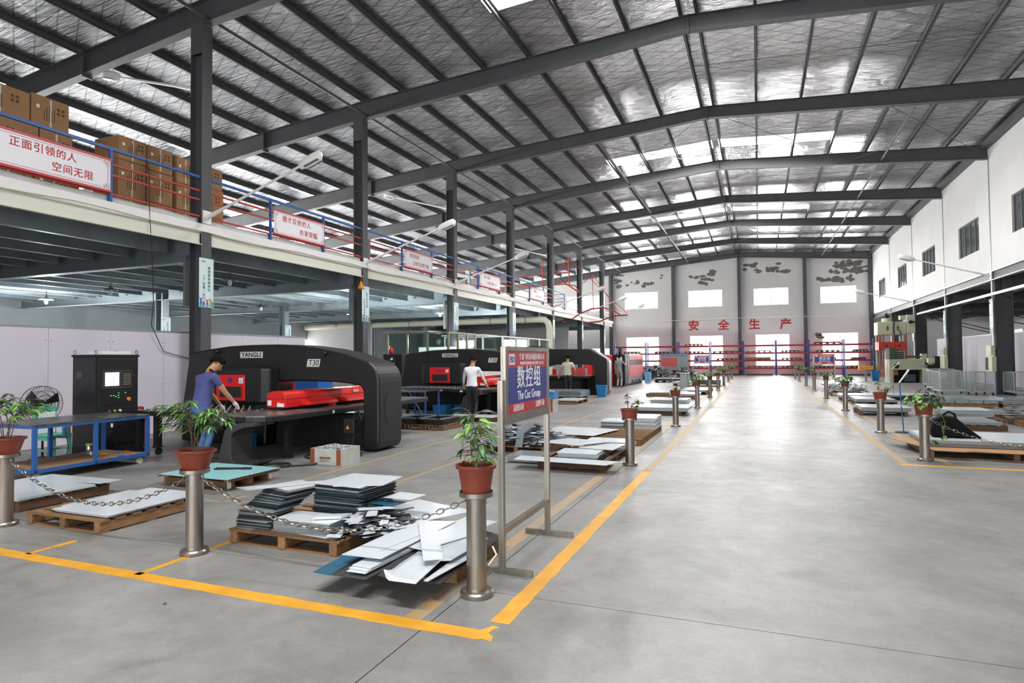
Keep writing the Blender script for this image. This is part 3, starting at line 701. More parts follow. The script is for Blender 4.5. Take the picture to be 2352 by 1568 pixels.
# ---------------------------------------------------------------- posters on the columns
def poster(x, y, z0, z1, w, cols, label, face='x'):
    o = thing('column_poster', label, 'poster', (x, y, z0), rz=0, group='pale blue column posters')
    h = z1-z0
    block('sheet', M_POSTER, o, 0, .008, 0, w, 0, h)
    block('lower_band', mat('poster_blue_band', '#7fc3d6', .4), o, .008, .0095, 0, w, 0, h*.1)
    text('FSD', .07, mat('poster_logo', '#43306e', .5), o, (.0095, w*.28, h*.93), FACE_X, shear=.2, bold=.006)
    for c, (s, u) in enumerate(cols):
        for i, ch in enumerate(s): text(ch, .082, M_TXTK, o, (.0095, w*(.68 if c == 0 else .33), h*(.80 if c == 0 else .62)-i*.0885), FACE_X, bold=.002)
    fc = ['#2c3fa0', '#5a3a9c', '#c8372f', '#e0a23a', '#3fa07a']
    for i, (c, u, hh) in enumerate(zip(fc, (.12, .3, .56, .78, .9), (.2, .13, .17, .19, .14))):
        mb = MB(); y0 = w*u; H = h*hh
        mb.box(.0096, .0108, y0-.02, y0+.02, H*.35, H*.75); mb.prism([(y0+.022*math.cos(q), H*.85+.022*math.sin(q)) for q in [k*PI/4 for k in range(8)]], 'x', .0096, .0108)
        for s in (1, -1):
            mb.prism([(y0, H*.4), (y0+s*.03, .012), (y0+s*.012, .012), (y0-s*.005, H*.35)], 'x', .0096, .0108)
            mb.prism([(y0, H*.72), (y0+s*.06, H*1.0), (y0+s*.052, H*1.04), (y0, H*.78)], 'x', .0096, .0108)
        mb.build('printed_figure', mat('poster_print_%d' % i, c, .5), o)
    return o
SL = [(('整理整顿做得好', 0), ('工厂浪费一定少', 0)), (('您的自觉贡献', 0), ('才有公司的辉煌', 0))]
for k in range(7):
    poster(XC+.06, FRAMES[k]-.22, 2.96, 4.16, .42, SL[k % 2], 'pale blue slogan poster on the %s mezzanine column' % cname[k])
for k in (3, 4, 5): 
    o = poster(0, 0, 2.5, 4.0, .4, SL[k % 2], 'pale blue slogan poster on a right side column, %s from the camera' % ORD[k-3])
    o.location = (XR-.03, FRAMES[k]-.15, 2.55); o.rotation_euler = (0, 0, PI); o.location = (XR-.05, FRAMES[k]+.2, 2.55)
for k, (x, y) in enumerate(((-21.8, 11.0), (-21.78, 17.45), (-21.78, 24.3))):
    poster(x, y, 2.2, 3.4, .42, SL[k % 2], 'small pale poster above the partition, %s from the camera' % ORD[k])

# pipes, ducts and small wall items below the mezzanine
dt = thing('air_duct', 'beige round duct crossing under the mezzanine with a drop pipe', 'duct')
MB().cyl((-30.8, 36.5, 4.02), (-12.75, 36.5, 4.08), .2, n=16).build('duct_run', M_CONDUIT, dt, smooth=True)
MB().tube([(-12.8, 36.5, 4.08), (-12.35, 36.5, 4.04), (-12.12, 36.5, 3.85), (-12.05, 36.5, 3.5), (-12.05, 36.5, .0)], .2, 16).build('drop_pipe', M_CONDUIT, dt, smooth=True)
for x in (-28, -25, -22, -19, -16, -13.6): MB().cyl((x, 36.5, 4.06), (x+.06, 36.5, 4.06), .215, n=16).build('duct_ring', M_GREYM, dt)
gd = thing('hanging_gourd', 'small orange gourd ornament hanging on the second column', 'ornament', (XC+.12, FRAMES[1]-.35, 4.02))
MB().lathe([(.02, 0), (.09, .03), (.1, .1), (.06, .17), (.05, .22), (.02, .28)], 12).build('gourd_body', M_ORANGE, gd, smooth=True)
MB().cyl((0, 0, .28), (0, 0, .45), .008, n=5).build('cord', M_SIGNR, gd)
for k in (0, 1, 2): tag(MB().box(XC-.48, XC-.40, FRAMES[k]-.2, FRAMES[k]-.05, 3.0, 4.25).build('back_poster', M_GREYM), 'grey panel fixed behind the %s mezzanine column' % cname[k], 'panel')
# red hook conveyor at the far end of the mezzanine
cv = thing('hook_conveyor', 'red overhead hook conveyor rail reaching out beyond the mezzanine', 'conveyor')
Yc = 43
def pz(x, z, dy=0): return (x, Yc+dy, z)
for nm, pts, r in (('hanger_frame', [pz(-14.7, 8.9), pz(-14.67, 7.0)], .05), ('hanger_frame', [pz(-12.67, 8.87), pz(-13.56, 7.89)], .06), ('hanger_frame', [pz(-12.67, 8.87), pz(-12.64, 6.85)], .07), ('hanger_frame', [pz(-12.67, 8.87), pz(-8.5, 4.75)], .03),
                   ('rail', [pz(-16.4, 7.75), pz(-12.45, 7.85)], .05), ('rail', [pz(-13.56, 7.5), pz(-11.94, 6.37)], .07), ('rail', [pz(-13.39, 4.31), pz(-12.4, 4.5), pz(-11.85, 4.85), pz(-11, 5.15), pz(-10.16, 5.18), pz(-9.5, 5.0), pz(-8.9, 4.6)], .06),
                   ('rail', [pz(-11.46, 4.2, .6), pz(-10.6, 4.25, .6), pz(-10.07, 4.45, .5), pz(-9.4, 4.62, .3), pz(-8.45, 4.62)], .06), ('rail', [pz(-16.5, 7.0), pz(-13, 7.0), pz(-12.2, 6.85), pz(-11.9, 6.4)], .05), ('hanger_frame', [pz(-10.9, 7.6), pz(-10.9, 5.2)], .035), ('hanger_frame', [pz(-10.9, 7.6), pz(-9.2, 5.0)], .03), ('hanger_frame', [pz(-10.9, 7.6), pz(-11.6, 7.0)], .03)):
    MB().tube(pts, r*.8, 6).build(nm, M_RED, cv, smooth=True)
for k in range(8):
    x = -9.6+k*.15; MB().cyl(pz(x, 4.62), pz(x, 4.62-.2-.1*(k % 3)), .012, n=5).build('hook', M_BLACKM, cv)
# ================================================================ punch presses
def arc(cx, cz, r, a0, a1, n=6): return [(cx+r*math.cos(a0+(a1-a0)*i/n), cz+r*math.sin(a0+(a1-a0)*i/n)) for i in range(n+1)]
def plate(parent, cx, y, cz, w, h, body, size, shear=0., sx=1.):
    sk = .03 if shear else 0
    o = MB().prism([(cx-w/2-sk/2, cz-h/2), (cx+w/2-sk/2, cz-h/2), (cx+w/2+sk/2, cz+h/2), (cx-w/2+sk/2, cz+h/2)], 'y', y-.012, y).build('name_plate', mat('silver_plate', '#c6c5c1', .5, 0), parent, bevel=.006)
    text(body, size, M_TXTK, o, (cx, y-.0135, cz-.002), FACE_NY, sx=sx, bold=.022 if not shear else .004, shear=shear)
    mb = MB()
    for sx_ in (-1, 1):
        for sz_ in (-1, 1): MB().cyl((cx+sx_*(w/2-.02), y-.012, cz+sz_*(h/2-.02)), (cx+sx_*(w/2-.02), y-.015, cz+sz_*(h/2-.02)), .007, n=6).build('rivet', M_BLACKM, o)
def punch_press(loc, label, number, tables=True):
    t = thing('punch_press', label, 'machine', loc, group='black turret punch presses')
    out = [(4.53, .02), (4.70, .02)] + arc(4.72, .17, .15, -PI/2, 0, 4) + [(4.87, 1.25)] + arc(4.47, 1.27, .40, 0, 1.12, 6)[1:] + [(4.05, 1.80), (3.55, 1.895), (3.05, 1.955), (2.55, 1.985), (1.9, 1.985), (1.3, 1.965), (.8, 1.915)] + arc(.36, 1.70, .16, 1.9, 2.9, 4) + [(.03, .79), (0, .02), (2.25, .02), (2.31, 1.268), (3.0, 1.272), (3.78, 1.262), (4.2, 1.235)] + arc(4.38, 1.06, .15, PI/2, 0, 4)
    fr_ = MB().prism(out, 'y', 0, .78).build('frame', M_BLACK, t, bevel=.035)
    pan = MB().prism(arc(0, 0, .09, 0, 2*PI, 14)[:-1], 'x', 0, .006)
    pan.v = [(4.868+p[0], .39+p[1]*2.2, .78+p[2]*3.6) for p in pan.v]; pan.build('side_cover', mat('black_cover', '#1f1f21', .4), t)
    block('foot_pad', M_BLACKM, t, 4.1, 4.66, .1, .68, 0, .05)
    block('lower_bed', M_BLACKM, t, .3, 4.5, .3, .78, .02, .62)
    for x, z in ((1.01, 1.85), (3.69, 1.79)): MB().cyl((x, -.07, z), (x, 0, z), .035, n=12).cyl((x, -.09, z), (x, -.07, z), .05, n=12).build('lifting_stud', M_BLACKM, t, smooth=True)
    plate(t, 1.9, 0, 1.785, .58, .125, 'YANGLI', .125, sx=1.12)
    plate(t, 3.42, 0, 1.618, .30, .15, 'T30', .155, shear=.22, sx=.95)
    # turret housing with the red hatch
    hb = MB().prism([(1.03, 0), (1.03, -.3), (2.42, -.3), (2.56, -.2), (2.6, 0)], 'z', .86, 1.52).build('turret_housing', mat('black_housing', '#1d1d1f', .45), t, bevel=.03)
    hp = MB().box(1.32, 2.05, -.325, -.3, .9, 1.4).build('hatch', M_MRED, t, bevel=.01)
    block('hatch_window', mat('dark_hatch_window', '#2e2c2e', .25), hp, 1.42, 1.97, -.33, -.325, .96, 1.17)
    for a, b, c, d in ((1.40, 1.99, .945, .96), (1.40, 1.99, 1.17, 1.185), (1.40, 1.42, .96, 1.17), (1.97, 1.99, .96, 1.17)): block('hatch_rim', M_MRED, hp, a, b, -.335, -.325, c, d)
    dsc = MB().prism(arc(1.68, 1.29, .055, 0, 2*PI, 16)[:-1], 'y', -.3275, -.325).build('number_disc', mat('purple_disc', '#3c2a86', .5), hp)
    text(number, .1, M_MRED, dsc, (1.68, -.329, 1.29), FACE_NY, bold=.01)
    st = block('warning_label', M_SIGNW, hp, 1.90, 2.01, -.3275, -.325, 1.235, 1.375); block('label_head', M_SIGNR, hp, 1.90, 2.01, -.3285, -.3275, 1.34, 1.375)
    for k in range(4): block('label_line', M_GREYM, hp, 1.915, 1.99, -.3285, -.3275, 1.25+k*.02, 1.257+k*.02)
    # two notices left of the hatch
    nt = block('notice', M_SIGNW, t, .95, 1.12, -.012, 0, 1.22, 1.42); MB().prism([(1.035, 1.355), (1.085, 1.38), (1.035, 1.405), (.985, 1.38)], 'y', -.014, -.012).build('notice_mark', M_SIGNR, t)
    nt2 = block('notice', mat('grey_notice', '#c3c6be', .5), t, .90, 1.12, -.012, 0, .93, 1.10)
    for k in range(5): block('notice_line', M_GREYM, t, .92, 1.10, -.0135, -.012, .95+k*.028, .957+k*.028)
    # side hatch inside the opening
    sh = MB().box(2.31, 2.335, .06, .74, .88, 1.25).build('side_hatch', M_MRED, t); block('side_window', mat('dark_hatch_window', '#2e2c2e', .25), sh, 2.335, 2.338, .14, .66, .95, 1.19)
    # tables
    wt = mat('worn_table_steel', '#5c5a5a', .32, .5, .25, 6, col2='#8a8684')
    ct = [(2.95, -2.0), (3.75, -2.0)] + arc(3.75, -1.6, .38, -PI/2, 0, 6)[1:] + [(4.13, 3.1), (2.95, 3.1)]
    MB().prism(ct, 'z', .70, .782).build('centre_table_rim', M_BLACK, t, bevel=.006)
    MB().prism([(x*.985+.055 if x > 3 else x, y) for x, y in ct], 'z', .782, .80).build('centre_table_top', wt, t)
    lt = MB().box(.65, 2.94, -1.6, -.02, .70, .785).build('wing_table', mat('worn_table_dark', '#2c2b2c', .35, .4, .25, 6), t, bevel=.006)
    mb = MB()
    for i in range(14):
        for j in range(9): mb.ball((.75+i*.16, -1.52+j*.17, .79), .022, 6)
    mb.build('ball_roller', mat('bright_steel_ball', '#d8d8d8', .2, .9), t, kind='stuff')
    mb = MB()
    for j in range(7): mb.ball((3.02+(j % 2)*.12, -1.85+j*.24, .805), .022, 6)
    mb.build('ball_roller', mat('bright_steel_ball', '#d8d8d8', .2, .9), t, kind='stuff')
    for i in range(8): block('brush_clip', M_BLACKM, t, 2.75+(i % 4)*.1, 2.77+(i % 4)*.1, -1.5+(i//4)*.2, -1.48+(i//4)*.2, .785, .805)
    MB().box(2.95, 3.0, -1.0, 0, .80, .87).build('clamp', M_BLACKM, t)
    block('yellow_sticker', M_YEL, t, 2.35, 2.47, -1.612, -1.6, .71, .765); block('white_sticker', M_SIGNW, t, 3.25, 3.34, -2.004, -2.0, .715, .765); block('white_sticker', M_SIGNW, t, 4.13, 4.134, -.35, -.3, .715, .77)
    for x, y in ((.75, -1.5), (1.2, -1.5), (.75, -.3)):
        MB().box(x-.05, x+.05, y-.05, y+.05, .16, .70).build('table_leg', M_BLACKM, t)
        c = MB().box(x-.06, x+.06, y-.06, y+.06, .13, .16).build('caster_fork', M_BLACKM, t); MB().cyl((x-.025, y+.02, .062), (x+.025, y+.02, .062), .06, n=14).build('wheel', M_RUB, c)
    for x, y in ((3.35, -1.6), (3.7, -1.0)): MB().box(x-.05, x+.05, y-.05, y+.05, .03, .70).build('table_leg', M_BLACKM, t); MB().cyl((x, y, 0), (x, y, .03), .1, n=16).build('leg_foot', M_BLACKM, t)
    # C shaped front support
    cs = [(-8.05, 0), (-7.89, .56), (-7.78, .66), (-7.56, .7), (-7.3, .7), (-7.3, .65), (-7.5, .62), (-7.70, .55), (-7.75, .48), (-7.75, .17), (-7.72, .1), (-7.66, .07), (-7.52, .065), (-7.32, .10), (-7.33, .05), (-7.45, .0)]
    MB().prism([(x+11.25, z) for x, z in cs], 'y', -2.05, -1.6).build('front_support', mat('support_black', '#39393b', .5, 0, .15, 6), t, bevel=.008)
    # red carriage beam along the table
    bm = [(3.16, .845), (3.58, .845), (3.58, 1.0), (3.56, 1.07), (3.50, 1.115), (3.40, 1.13), (3.26, 1.125), (3.18, 1.09), (3.16, 1.04)]
    cb = MB().prism(bm, 'y', -.93, 1.9).build('carriage_beam', M_MRED, t, bevel=.008)
    MB().box(3.155, 3.583, -.932, 1.9, .996, 1.002).build('beam_seam', M_BLACKM, cb)
    MB().prism([(3.58, .87), (3.58, .96), (3.72, .92), (3.74, .87)], 'y', -.55, .32).build('beam_guard', M_MRED, cb); MB().prism([(3.58, .87), (3.58, .96), (3.76, .92), (3.78, .87)], 'y', .55, 1.6).build('beam_guard', M_MRED, cb)
    block('beam_foot', M_MRED, cb, 3.6, 3.7, .2, .3, .80, .87); block('beam_foot', M_BLACKM, cb, 3.2, 3.5, -.9, 1.85, .80, .845)
    block('beam_label', M_SIGNW, cb, 3.40, 3.55, -.936, -.93, .86, .92); block('beam_label', M_ORANGE, cb, 3.40, 3.47, -.936, -.93, .92, .945); block('beam_label', M_SIGNW, cb, 3.19, 3.27, -.936, -.93, .88, .97)
    block('beam_badge', mat('silver_plate', '#c6c5c1', .5, 0), cb, 3.583, 3.588, 1.0, 1.18, 1.02, 1.07)
    # junction box on the right leg
    eb = MB().box(4.22, 4.45, -.16, 0, .34, .60).build('junction_box', mat('black_box_plastic', '#222224', .5), t, bevel=.01)
    MB().prism([(4.27, .42), (4.35, .42), (4.31, .49)], 'y', -.163, -.16).build('warning_triangle', M_YEL, eb)
    MB().tube([(4.38, -.08, .6), (4.40, -.08, .68), (4.50, -.1, .74), (4.58, -.1, .6), (4.45, -.08, .47)], .016, 6).build('hose', M_RUB, t, smooth=True)
    MB().tube([(4.40, -.08, .34), (4.39, -.1, .2), (4.35, -.15, .03)], .018, 6).build('hose', M_RUB, t, smooth=True); MB().tube([(4.3, -.08, .34), (4.28, -.1, .15), (4.1, -.1, .03)], .014, 6).build('hose', M_RUB, t, smooth=True)
    return t
punch_press((-11.25, 9.5, 0), 'nearest black punch press with red hatch number 1 and silver name plates', '1')
punch_press((-11.25, 18.0, 0), 'second black punch press with hatch number 2 behind the man in white shirt', '2')
# third press: chamfered shoulder
t = thing('punch_press', 'third black punch press with a chamfered corner beside the blue bin', 'machine', (0, 27.2, 0), group='black turret punch presses')
o3 = [(-6.88, .02), (-6.45, .02)] + arc(-6.45, .17, .15, -PI/2, 0, 3) + [(-6.29, 1.5)] + arc(-6.45, 1.52, .16, 0, .9, 3)[1:] + [(-7.02, 2.03), (-7.15, 2.06), (-9.0, 2.08), (-9.0, 2.14), (-10.8, 2.14), (-10.95, 1.9), (-11.1, .02), (-9.5, .02), (-9.5, 1.18), (-9.0, 1.30), (-8.85, 1.365), (-7.2, 1.37), (-6.95, 1.33), (-6.88, 1.2)]
MB().prism(o3, 'y', 0, .8).build('frame', M_BLACK, t, bevel=.03)
MB().prism(arc(-6.45, 1.45, .18, -.1, .95, 4)+[(-6.98, 2.05), (-7.02, 2.03)]+arc(-6.45, 1.47, .15, .9, 0, 4)+[(-6.3, .2), (-6.27, .2)], 'y', .3, .82).build('silver_edge', M_GREYM, t)
block('lower_bed', M_BLACKM, t, -10.8, -6.9, .35, .8, .02, .75)
block('table_top', M_INOX, t, -9.6, -6.88, -1.0, .75, .86, .885); block('table_rim', M_BLACK, t, -9.6, -6.9, -1.02, .75, .78, .86); block('table_skirt', M_BLACKM, t, -9.55, -7.3, -.85, .3, .05, .78)
block('red_cover', M_MREDD, t, -8.0, -7.35, .15, .6, .9, 1.2); MB().prism([(-8.0, .9), (-7.3, .9), (-7.5, 1.02)], 'y', -.05, .15).build('red_cover', M_MREDD, t); block('red_cover', M_MRED, t, -7.15, -6.9, .7, .79, .65, 1.3); block('red_cover', M_MRED, t, -8.9, -8.7, .15, .4, .9, 1.15)
MB().cyl((-7.95, -.05, 1.78), (-7.95, 0, 1.78), .05, n=12).build('lifting_stud', M_BLACKM, t)
block('yellow_sticker', M_YEL, t, -8.95, -8.83, -1.025, -1.02, .8, .85)
MB().box(-9.4, -9.2, -.3, .3, 2.14, 2.19).tube([(-10.3, .4, 2.14), (-10.1, .4, 2.22), (-9.6, .4, 2.2), (-9.2, .4, 2.1)], .03, 6).build('roof_hose', M_RUB, t)
# ---------------------------------------------------------------- laser cutter at the far left
t = thing('laser_cutter', 'red, black and grey enclosed cutting machine beyond the third press', 'machine', (0, 0, 0))
MB().box(-9.6, -7.12, 36.3, 41.2, .12, 1.83).build('enclosure', M_GREYM, t, bevel=.03)
block('plinth', M_BLACKM, t, -9.6, -7.2, 35.4, 41.2, 0, .12)
MB().box(-9.6, -7.14, 35.4, 36.28, .1, 1.83).build('front_end', M_BLACK, t, bevel=.02)
MB().box(-9.3, -7.85, 34.4, 35.38, .02, 1.81).build('red_cabinet', M_MRED, t, bevel=.02)
block('window_band', mat('smoked_window', '#4a4b4f', .2), t, -7.12, -7.105, 36.6, 41.0, 1.2, 1.52); block('red_band', M_MREDD, t, -7.12, -7.1, 36.6, 41.0, 1.53, 1.8)
rp = block('red_panel', M_MREDD, t, -7.12, -7.1, 36.6, 41.0, .5, 1.18)
for k in range(3):
    for z in (.55, .88): block('panel_outline', mat('pale_red_line', '#d88a8a', .5), t, -7.1, -7.097, 36.85+k*1.4, 37.95+k*1.4, z+.25, z+.27)
    block('slot', M_BLACKM, t, -7.115, -7.1, 37.3+k*1.1, 37.9+k*1.1, .14, .3)
block('operator_panel', M_GREYM, t, -7.35, -7.12, 35.5, 35.7, 1.2, 1.6); block('screen', mat('panel_screen', '#dfe6e8', .3), t, -7.6, -7.3, 35.36, 35.4, 1.35, 1.7)
block('badge', M_YEL, t, -8.6, -8.45, 34.385, 34.4, 1.62, 1.68); block('green_label', mat('green_label', '#3c6a2c', .5), t, -8.75, -8.3, 34.385, 34.4, 1.32, 1.42)
MB().cyl((-7.55, 35.8, 2.02), (-7.4, 35.8, 2.02), .24, n=18).build('cable_reel', M_RUB, t)
block('side_ledge', M_GREYM, t, -7.9, -7.2, 37, 40.6, 1.84, 1.88)
# ---------------------------------------------------------------- control cabinets
cb = thing('control_cabinet', 'tall black control cabinet with a lit screen near the partition', 'cabinet', (-11.1, 7.78, 0))
MB().box(-.3, .3, -.4, .4, 0, 1.76).build('cabinet_body', M_BLACK, cb, bevel=.006); block('plinth', M_BLACKM, cb, -.3, .302, -.402, .4, 0, .17); block('lid', M_BLACKM, cb, -.315, .315, -.415, .415, 1.76, 1.8)
dr = MB().box(.3, .312, -.38, .38, .2, 1.74).build('door', mat('black_door', '#222225', .4), cb, bevel=.004)
pn = block('screen_bezel', M_GREYM, cb, .312, .318, -.29, .27, 1.19, 1.52); MATS['bezel'] = None
bz = mat('bezel_dark', '#3a3b3e', .4)
pn.data = MB().box(-.5, .5, -.5, .5, -.5, .5).mesh('bezel', bz)
sc2 = block('screen', mat('lit_screen', '#dfeaf2', .3, emit=1.1), cb, .318, .3195, -.24, .02, 1.24, 1.48)
kp = block('keypad', M_BLACKM, cb, .318, .321, .08, .25, 1.23, 1.49)
for i in range(6):
    for j in range(5): block('key', mat('key_tan', '#8d8468', .5), cb, .321, .323, .095+j*.03, .115+j*.03, 1.25+i*.038, 1.27+i*.038)
block('button_panel', M_BLACKM, cb, .312, .318, -.29, .27, .9, 1.17)
for i, (y, z) in enumerate(((-.14, 1.06), (-.09, 1.06), (-.05, 1.04), (.0, 1.1), (.0, 1.06), (.0, 1.02), (.13, 1.1))): block('indicator', mat('green_indicator', '#3cf08a', .4, emit=2), cb, .318, .321, y, y+.02, z, z+.012)
MB().cyl((.318, .2, .99), (.34, .2, .99), .035, n=14).build('stop_button', M_ORANGE, cb)
for y, m_ in ((-.16, M_RUST), (-.06, M_YEL), (.04, M_WHITE)): MB().cyl((.312, y, .79), (.335, y, .79), .022, n=10).build('push_button', m_, cb)
block('socket_plate', M_BLACKM, cb, .312, .318, -.16, -.06, .48, .62); block('rocker', M_WHITE, cb, .318, .322, -.13, -.09, .5, .57)
for y, z in ((.3, 1.42), (.28, .55)): MB().cyl((.312, y, z), (.33, y, z), .015, n=8).build('door_lock', M_INOX, cb)
for x, y in ((-.28, -.38), (.28, -.38), (.28, .38), (-.28, .38)): MB().tube([(x+.03*math.cos(a*PI/5), y, 1.845+.03*math.sin(a*PI/5)) for a in range(10)], .008, 5, close=True).build('lifting_eye', M_INOX, cb)
MB().box(-.2, -.04, -.404, -.4, 1.38, 1.5).build('vent_fan', mat('bezel_dark', '#3a3b3e', .4), cb)
tag(MB().box(-11.25, -10.9, 7.55, 8.1, 1.801, 1.86).build('paper_tray', M_WHITE, bevel=.005), 'flat white box lying on the tall control cabinet', 'box')
c2 = thing('control_cabinet', 'black control cabinet with a red lantern on it behind the nearest press', 'cabinet', (-12.6, 19.8, 0))
MB().box(-.3, .5, -.3, .3, 0, 1.86).build('cabinet_body', M_BLACK, c2, bevel=.006); block('door', M_BLACKM, c2, -.27, .27, -.312, -.3, .2, 1.8); block('paper_label', M_SIGNW, c2, .02, .12, -.315, -.312, 1.64, 1.72); block('switch', M_GREYM, c2, .1, .2, -.32, -.312, 1.45, 1.55)
ln = thing('red_lantern', 'small red cloth lantern standing on the black cabinet', 'lantern', (-12.7, 19.7, 1.86))
MB().lathe([(.03, 0), (.07, .03), (.1, .1), (.08, .19), (.04, .24)], 12).build('lantern_body', M_MRED, ln, smooth=True); MB().lathe([(.04, .24), (.06, .27), (.02, .32)], 8).build('lantern_tie', M_MRED, ln, smooth=True)
bc = thing('blue_cabinet', 'blue steel cabinet seen through the opening of the nearest press', 'cabinet', (-11.7, 13.2, 0))
MB().box(-.6, 1.2, -.3, .3, 0, 1.28).build('cabinet_body', mat('bright_blue_enamel', '#1d66b8', .4), bc, bevel=.01); block('door_gap', M_BLACKM, bc, .28, .3, -.304, -.3, .05, 1.25); block('grey_side', M_GREYM, bc, -1.0, -.6, -.3, .3, 0, 1.3)
rs = tag(MB().prism([(-12.2, .02), (-11.6, .02), (-11.75, .75), (-12.1, .75)], 'y', 9.0, 9.03).build('red_guard_plate', M_MRED), 'red tapered guard plate standing behind the control cabinet', 'plate')
# ---------------------------------------------------------------- glazed booths behind the presses
def booth(name, label, x0, x1, y0, y1, h, m, npx, npy):
    t = thing(name, label, 'booth', (0, 0, 0))
    for i in range(npx+1):
        x = x0+(x1-x0)*i/npx; block('post', m, t, x-.04, x+.04, y0-.04, y0+.04, 0, h)
        if i < npx:
            for z0, z1 in ((1.3, h-.06), (.06, 1.24)): block('pane', M_GLASSP if z0 > 1 else M_WHITE, t, x+.04, x+(x1-x0)/npx-.04, y0-.005, y0+.005, z0, z1)
    for j in range(1, npy+1):
        y = y0+(y1-y0)*j/npy; block('post', m, t, x1-.04, x1+.04, y-.04, y+.04, 0, h)
    for j in range(npy):
        y = y0+(y1-y0)*j/npy
        for z0, z1 in ((1.3, h-.06), (.06, 1.24)): block('pane', M_GLASSP if z0 > 1 else M_WHITE, t, x1-.005, x1+.005, y+.04, y+(y1-y0)/npy-.04, z0, z1)
    for z in (h-.06, 1.24, 0): block('rail', m, t, x0, x1, y0-.035, y0+.035, z, z+.06); block('rail', m, t, x1-.035, x1+.035, y0, y1, z, z+.06)
    return t
b1 = booth('glazed_booth', 'glazed booth with olive aluminium posts behind the second press', -14.2, -11.4, 21.8, 24.3, 2.75, mat('olive_aluminium', '#8d8a74', .4, .4), 3, 3)
block('roof_panel', M_GALV, b1, -14.3, -12.2, 21.6, 23, 2.76, 2.8); block('back_board', M_WHITE, b1, -14.2, -11.5, 24.3, 24.34, 0, 2.2)
b2 = booth('glazed_booth', 'white framed glazed booth behind the second press, right one', -14.5, -11.4, 27.4, 34.5, 2.75, M_WHITE, 3, 4)
block('roof_panel', M_WHITE, b2, -14.6, -12.3, 27.2, 29, 2.78, 2.84)
for x, y in ((-12.6, 23.2),):
    l = bpy.data.lights.new('booth_light', 'POINT'); l.energy = 90; l.color = (.9, 1, .98); l.shadow_soft_size = .1
    q = bpy.data.objects.new('booth_light', l); COL.objects.link(q); q.location = (x, y, 2.4); q.parent = b1
# ---------------------------------------------------------------- hydraulic press on the right
t = thing('hydraulic_press', 'tall cream hydraulic press with a red ram at the far right', 'machine', (0, 44, 0))
MB().box(6.86, 8.4, 0, 1.3, 2.92, 3.73).build('head', M_PRESS, t, bevel=.03)
MB().box(8.42, 8.85, -.1, .9, 3.0, 4.12).build('hydraulic_tank', M_PRESS, t, bevel=.02); MB().box(8.1, 8.45, .1, .6, 3.85, 4.1).build('pump_box', M_PRESS, t); MB().cyl((8.6, -.1, 3.68), (8.6, -.2, 3.68), .1, n=14).cyl((8.6, -.15, 3.68), (8.8, -.15, 3.68), .05, n=8).build('motor', M_BLACKM, t, smooth=True)
MB().cyl((7.45, .6, 3.73), (7.45, .6, 3.98), .27, n=20).build('cylinder_cap', M_PRESS, t, smooth=True); MB().cyl((7.45, .6, 3.98), (7.45, .6, 4.3), .06, n=8).cyl((7.35, .6, 4.1), (7.55, .6, 4.1), .12, n=8).build('valve', M_BLACKM, t)
for x in (7.4, 7.95): MB().prism(arc(x, 3.42, .06, 0, PI, 6)+arc(x, 3.25, .06, PI, 2*PI, 6), 'y', -.01, 0).build('head_slot', M_RUST, t)
for x in (7.0, 8.3):
    for y in (.15, 1.15): MB().cyl((x, y, .8), (x, y, 2.95), .075, n=12).build('guide_column', M_INOX, t, smooth=True)
MB().box(6.9, 8.38, -.05, 1.3, 1.98, 2.5).build('ram', mat('orange_red_enamel', '#c4402c', .45), t, bevel=.02)
for x in (7.35, 8.0): MB().cyl((x, -.06, 2.25), (x, -.05, 2.25), .06, n=12).build('ram_hole', M_BLACKM, t)
for x in (6.92, 7.15, 8.36): block('safety_post', M_RED, t, x-.03, x+.03, -.12, -.06, .3, 2.95)
MB().box(7.38, 9.25, -.4, 1.3, .78, 1.44).build('base', M_PRESS, t, bevel=.02)
for x0, x1 in ((7.38, 7.6), (9.08, 9.25)): block('base_leg', M_PRESS, t, x0, x1, -.4, 1.3, 0, .78)
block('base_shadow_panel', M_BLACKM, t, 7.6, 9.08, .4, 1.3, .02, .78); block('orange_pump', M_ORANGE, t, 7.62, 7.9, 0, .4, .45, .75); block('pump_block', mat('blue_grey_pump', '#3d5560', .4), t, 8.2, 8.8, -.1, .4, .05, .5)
MB().cyl((7.75, -.45, 1.0), (7.75, -.4, 1.0), .14, n=16).build('pressure_gauge', M_BLACKM, t); MB().cyl((8.35, -.1, 1.57), (9.2, -.1, 1.57), .06, n=10).build('pipe', mat('brown_pipe', '#4a4438', .5), t, smooth=True)
MB().box(9.1, 9.4, -.2, .2, 1.3, 1.75).build('valve_box', M_PRESS, t); MB().box(7.4, 7.65, -.45, -.1, 1.44, 2.1).build('green_box', mat('dark_green_enamel', '#2c5448', .5), t); MB().box(7.2, 7.4, -.4, -.1, 1.42, 2.08).build('side_panel', M_GALV, t)
MB().tube([(7.9, .1, 4.2), (7.75, -.05, 3.8), (7.7, -.08, 3.3), (7.72, -.1, 2.95)], .04, 7).tube([(8.0, -.05, 3.2), (8.1, -.1, 3.0), (7.95, -.1, 2.85)], .025, 6).build('hose', M_RUB, t, smooth=True); MB().tube([(7.7, -.1, 2.95), (7.7, -.1, 1.8)], .04, 6).build('red_hose', M_RED, t)
for k in range(8): block('die_plate', M_GREYM if k % 2 else M_BLACKM, t, 7.7, 8.25, .1, .9, 1.44+k*.06, 1.49+k*.06)
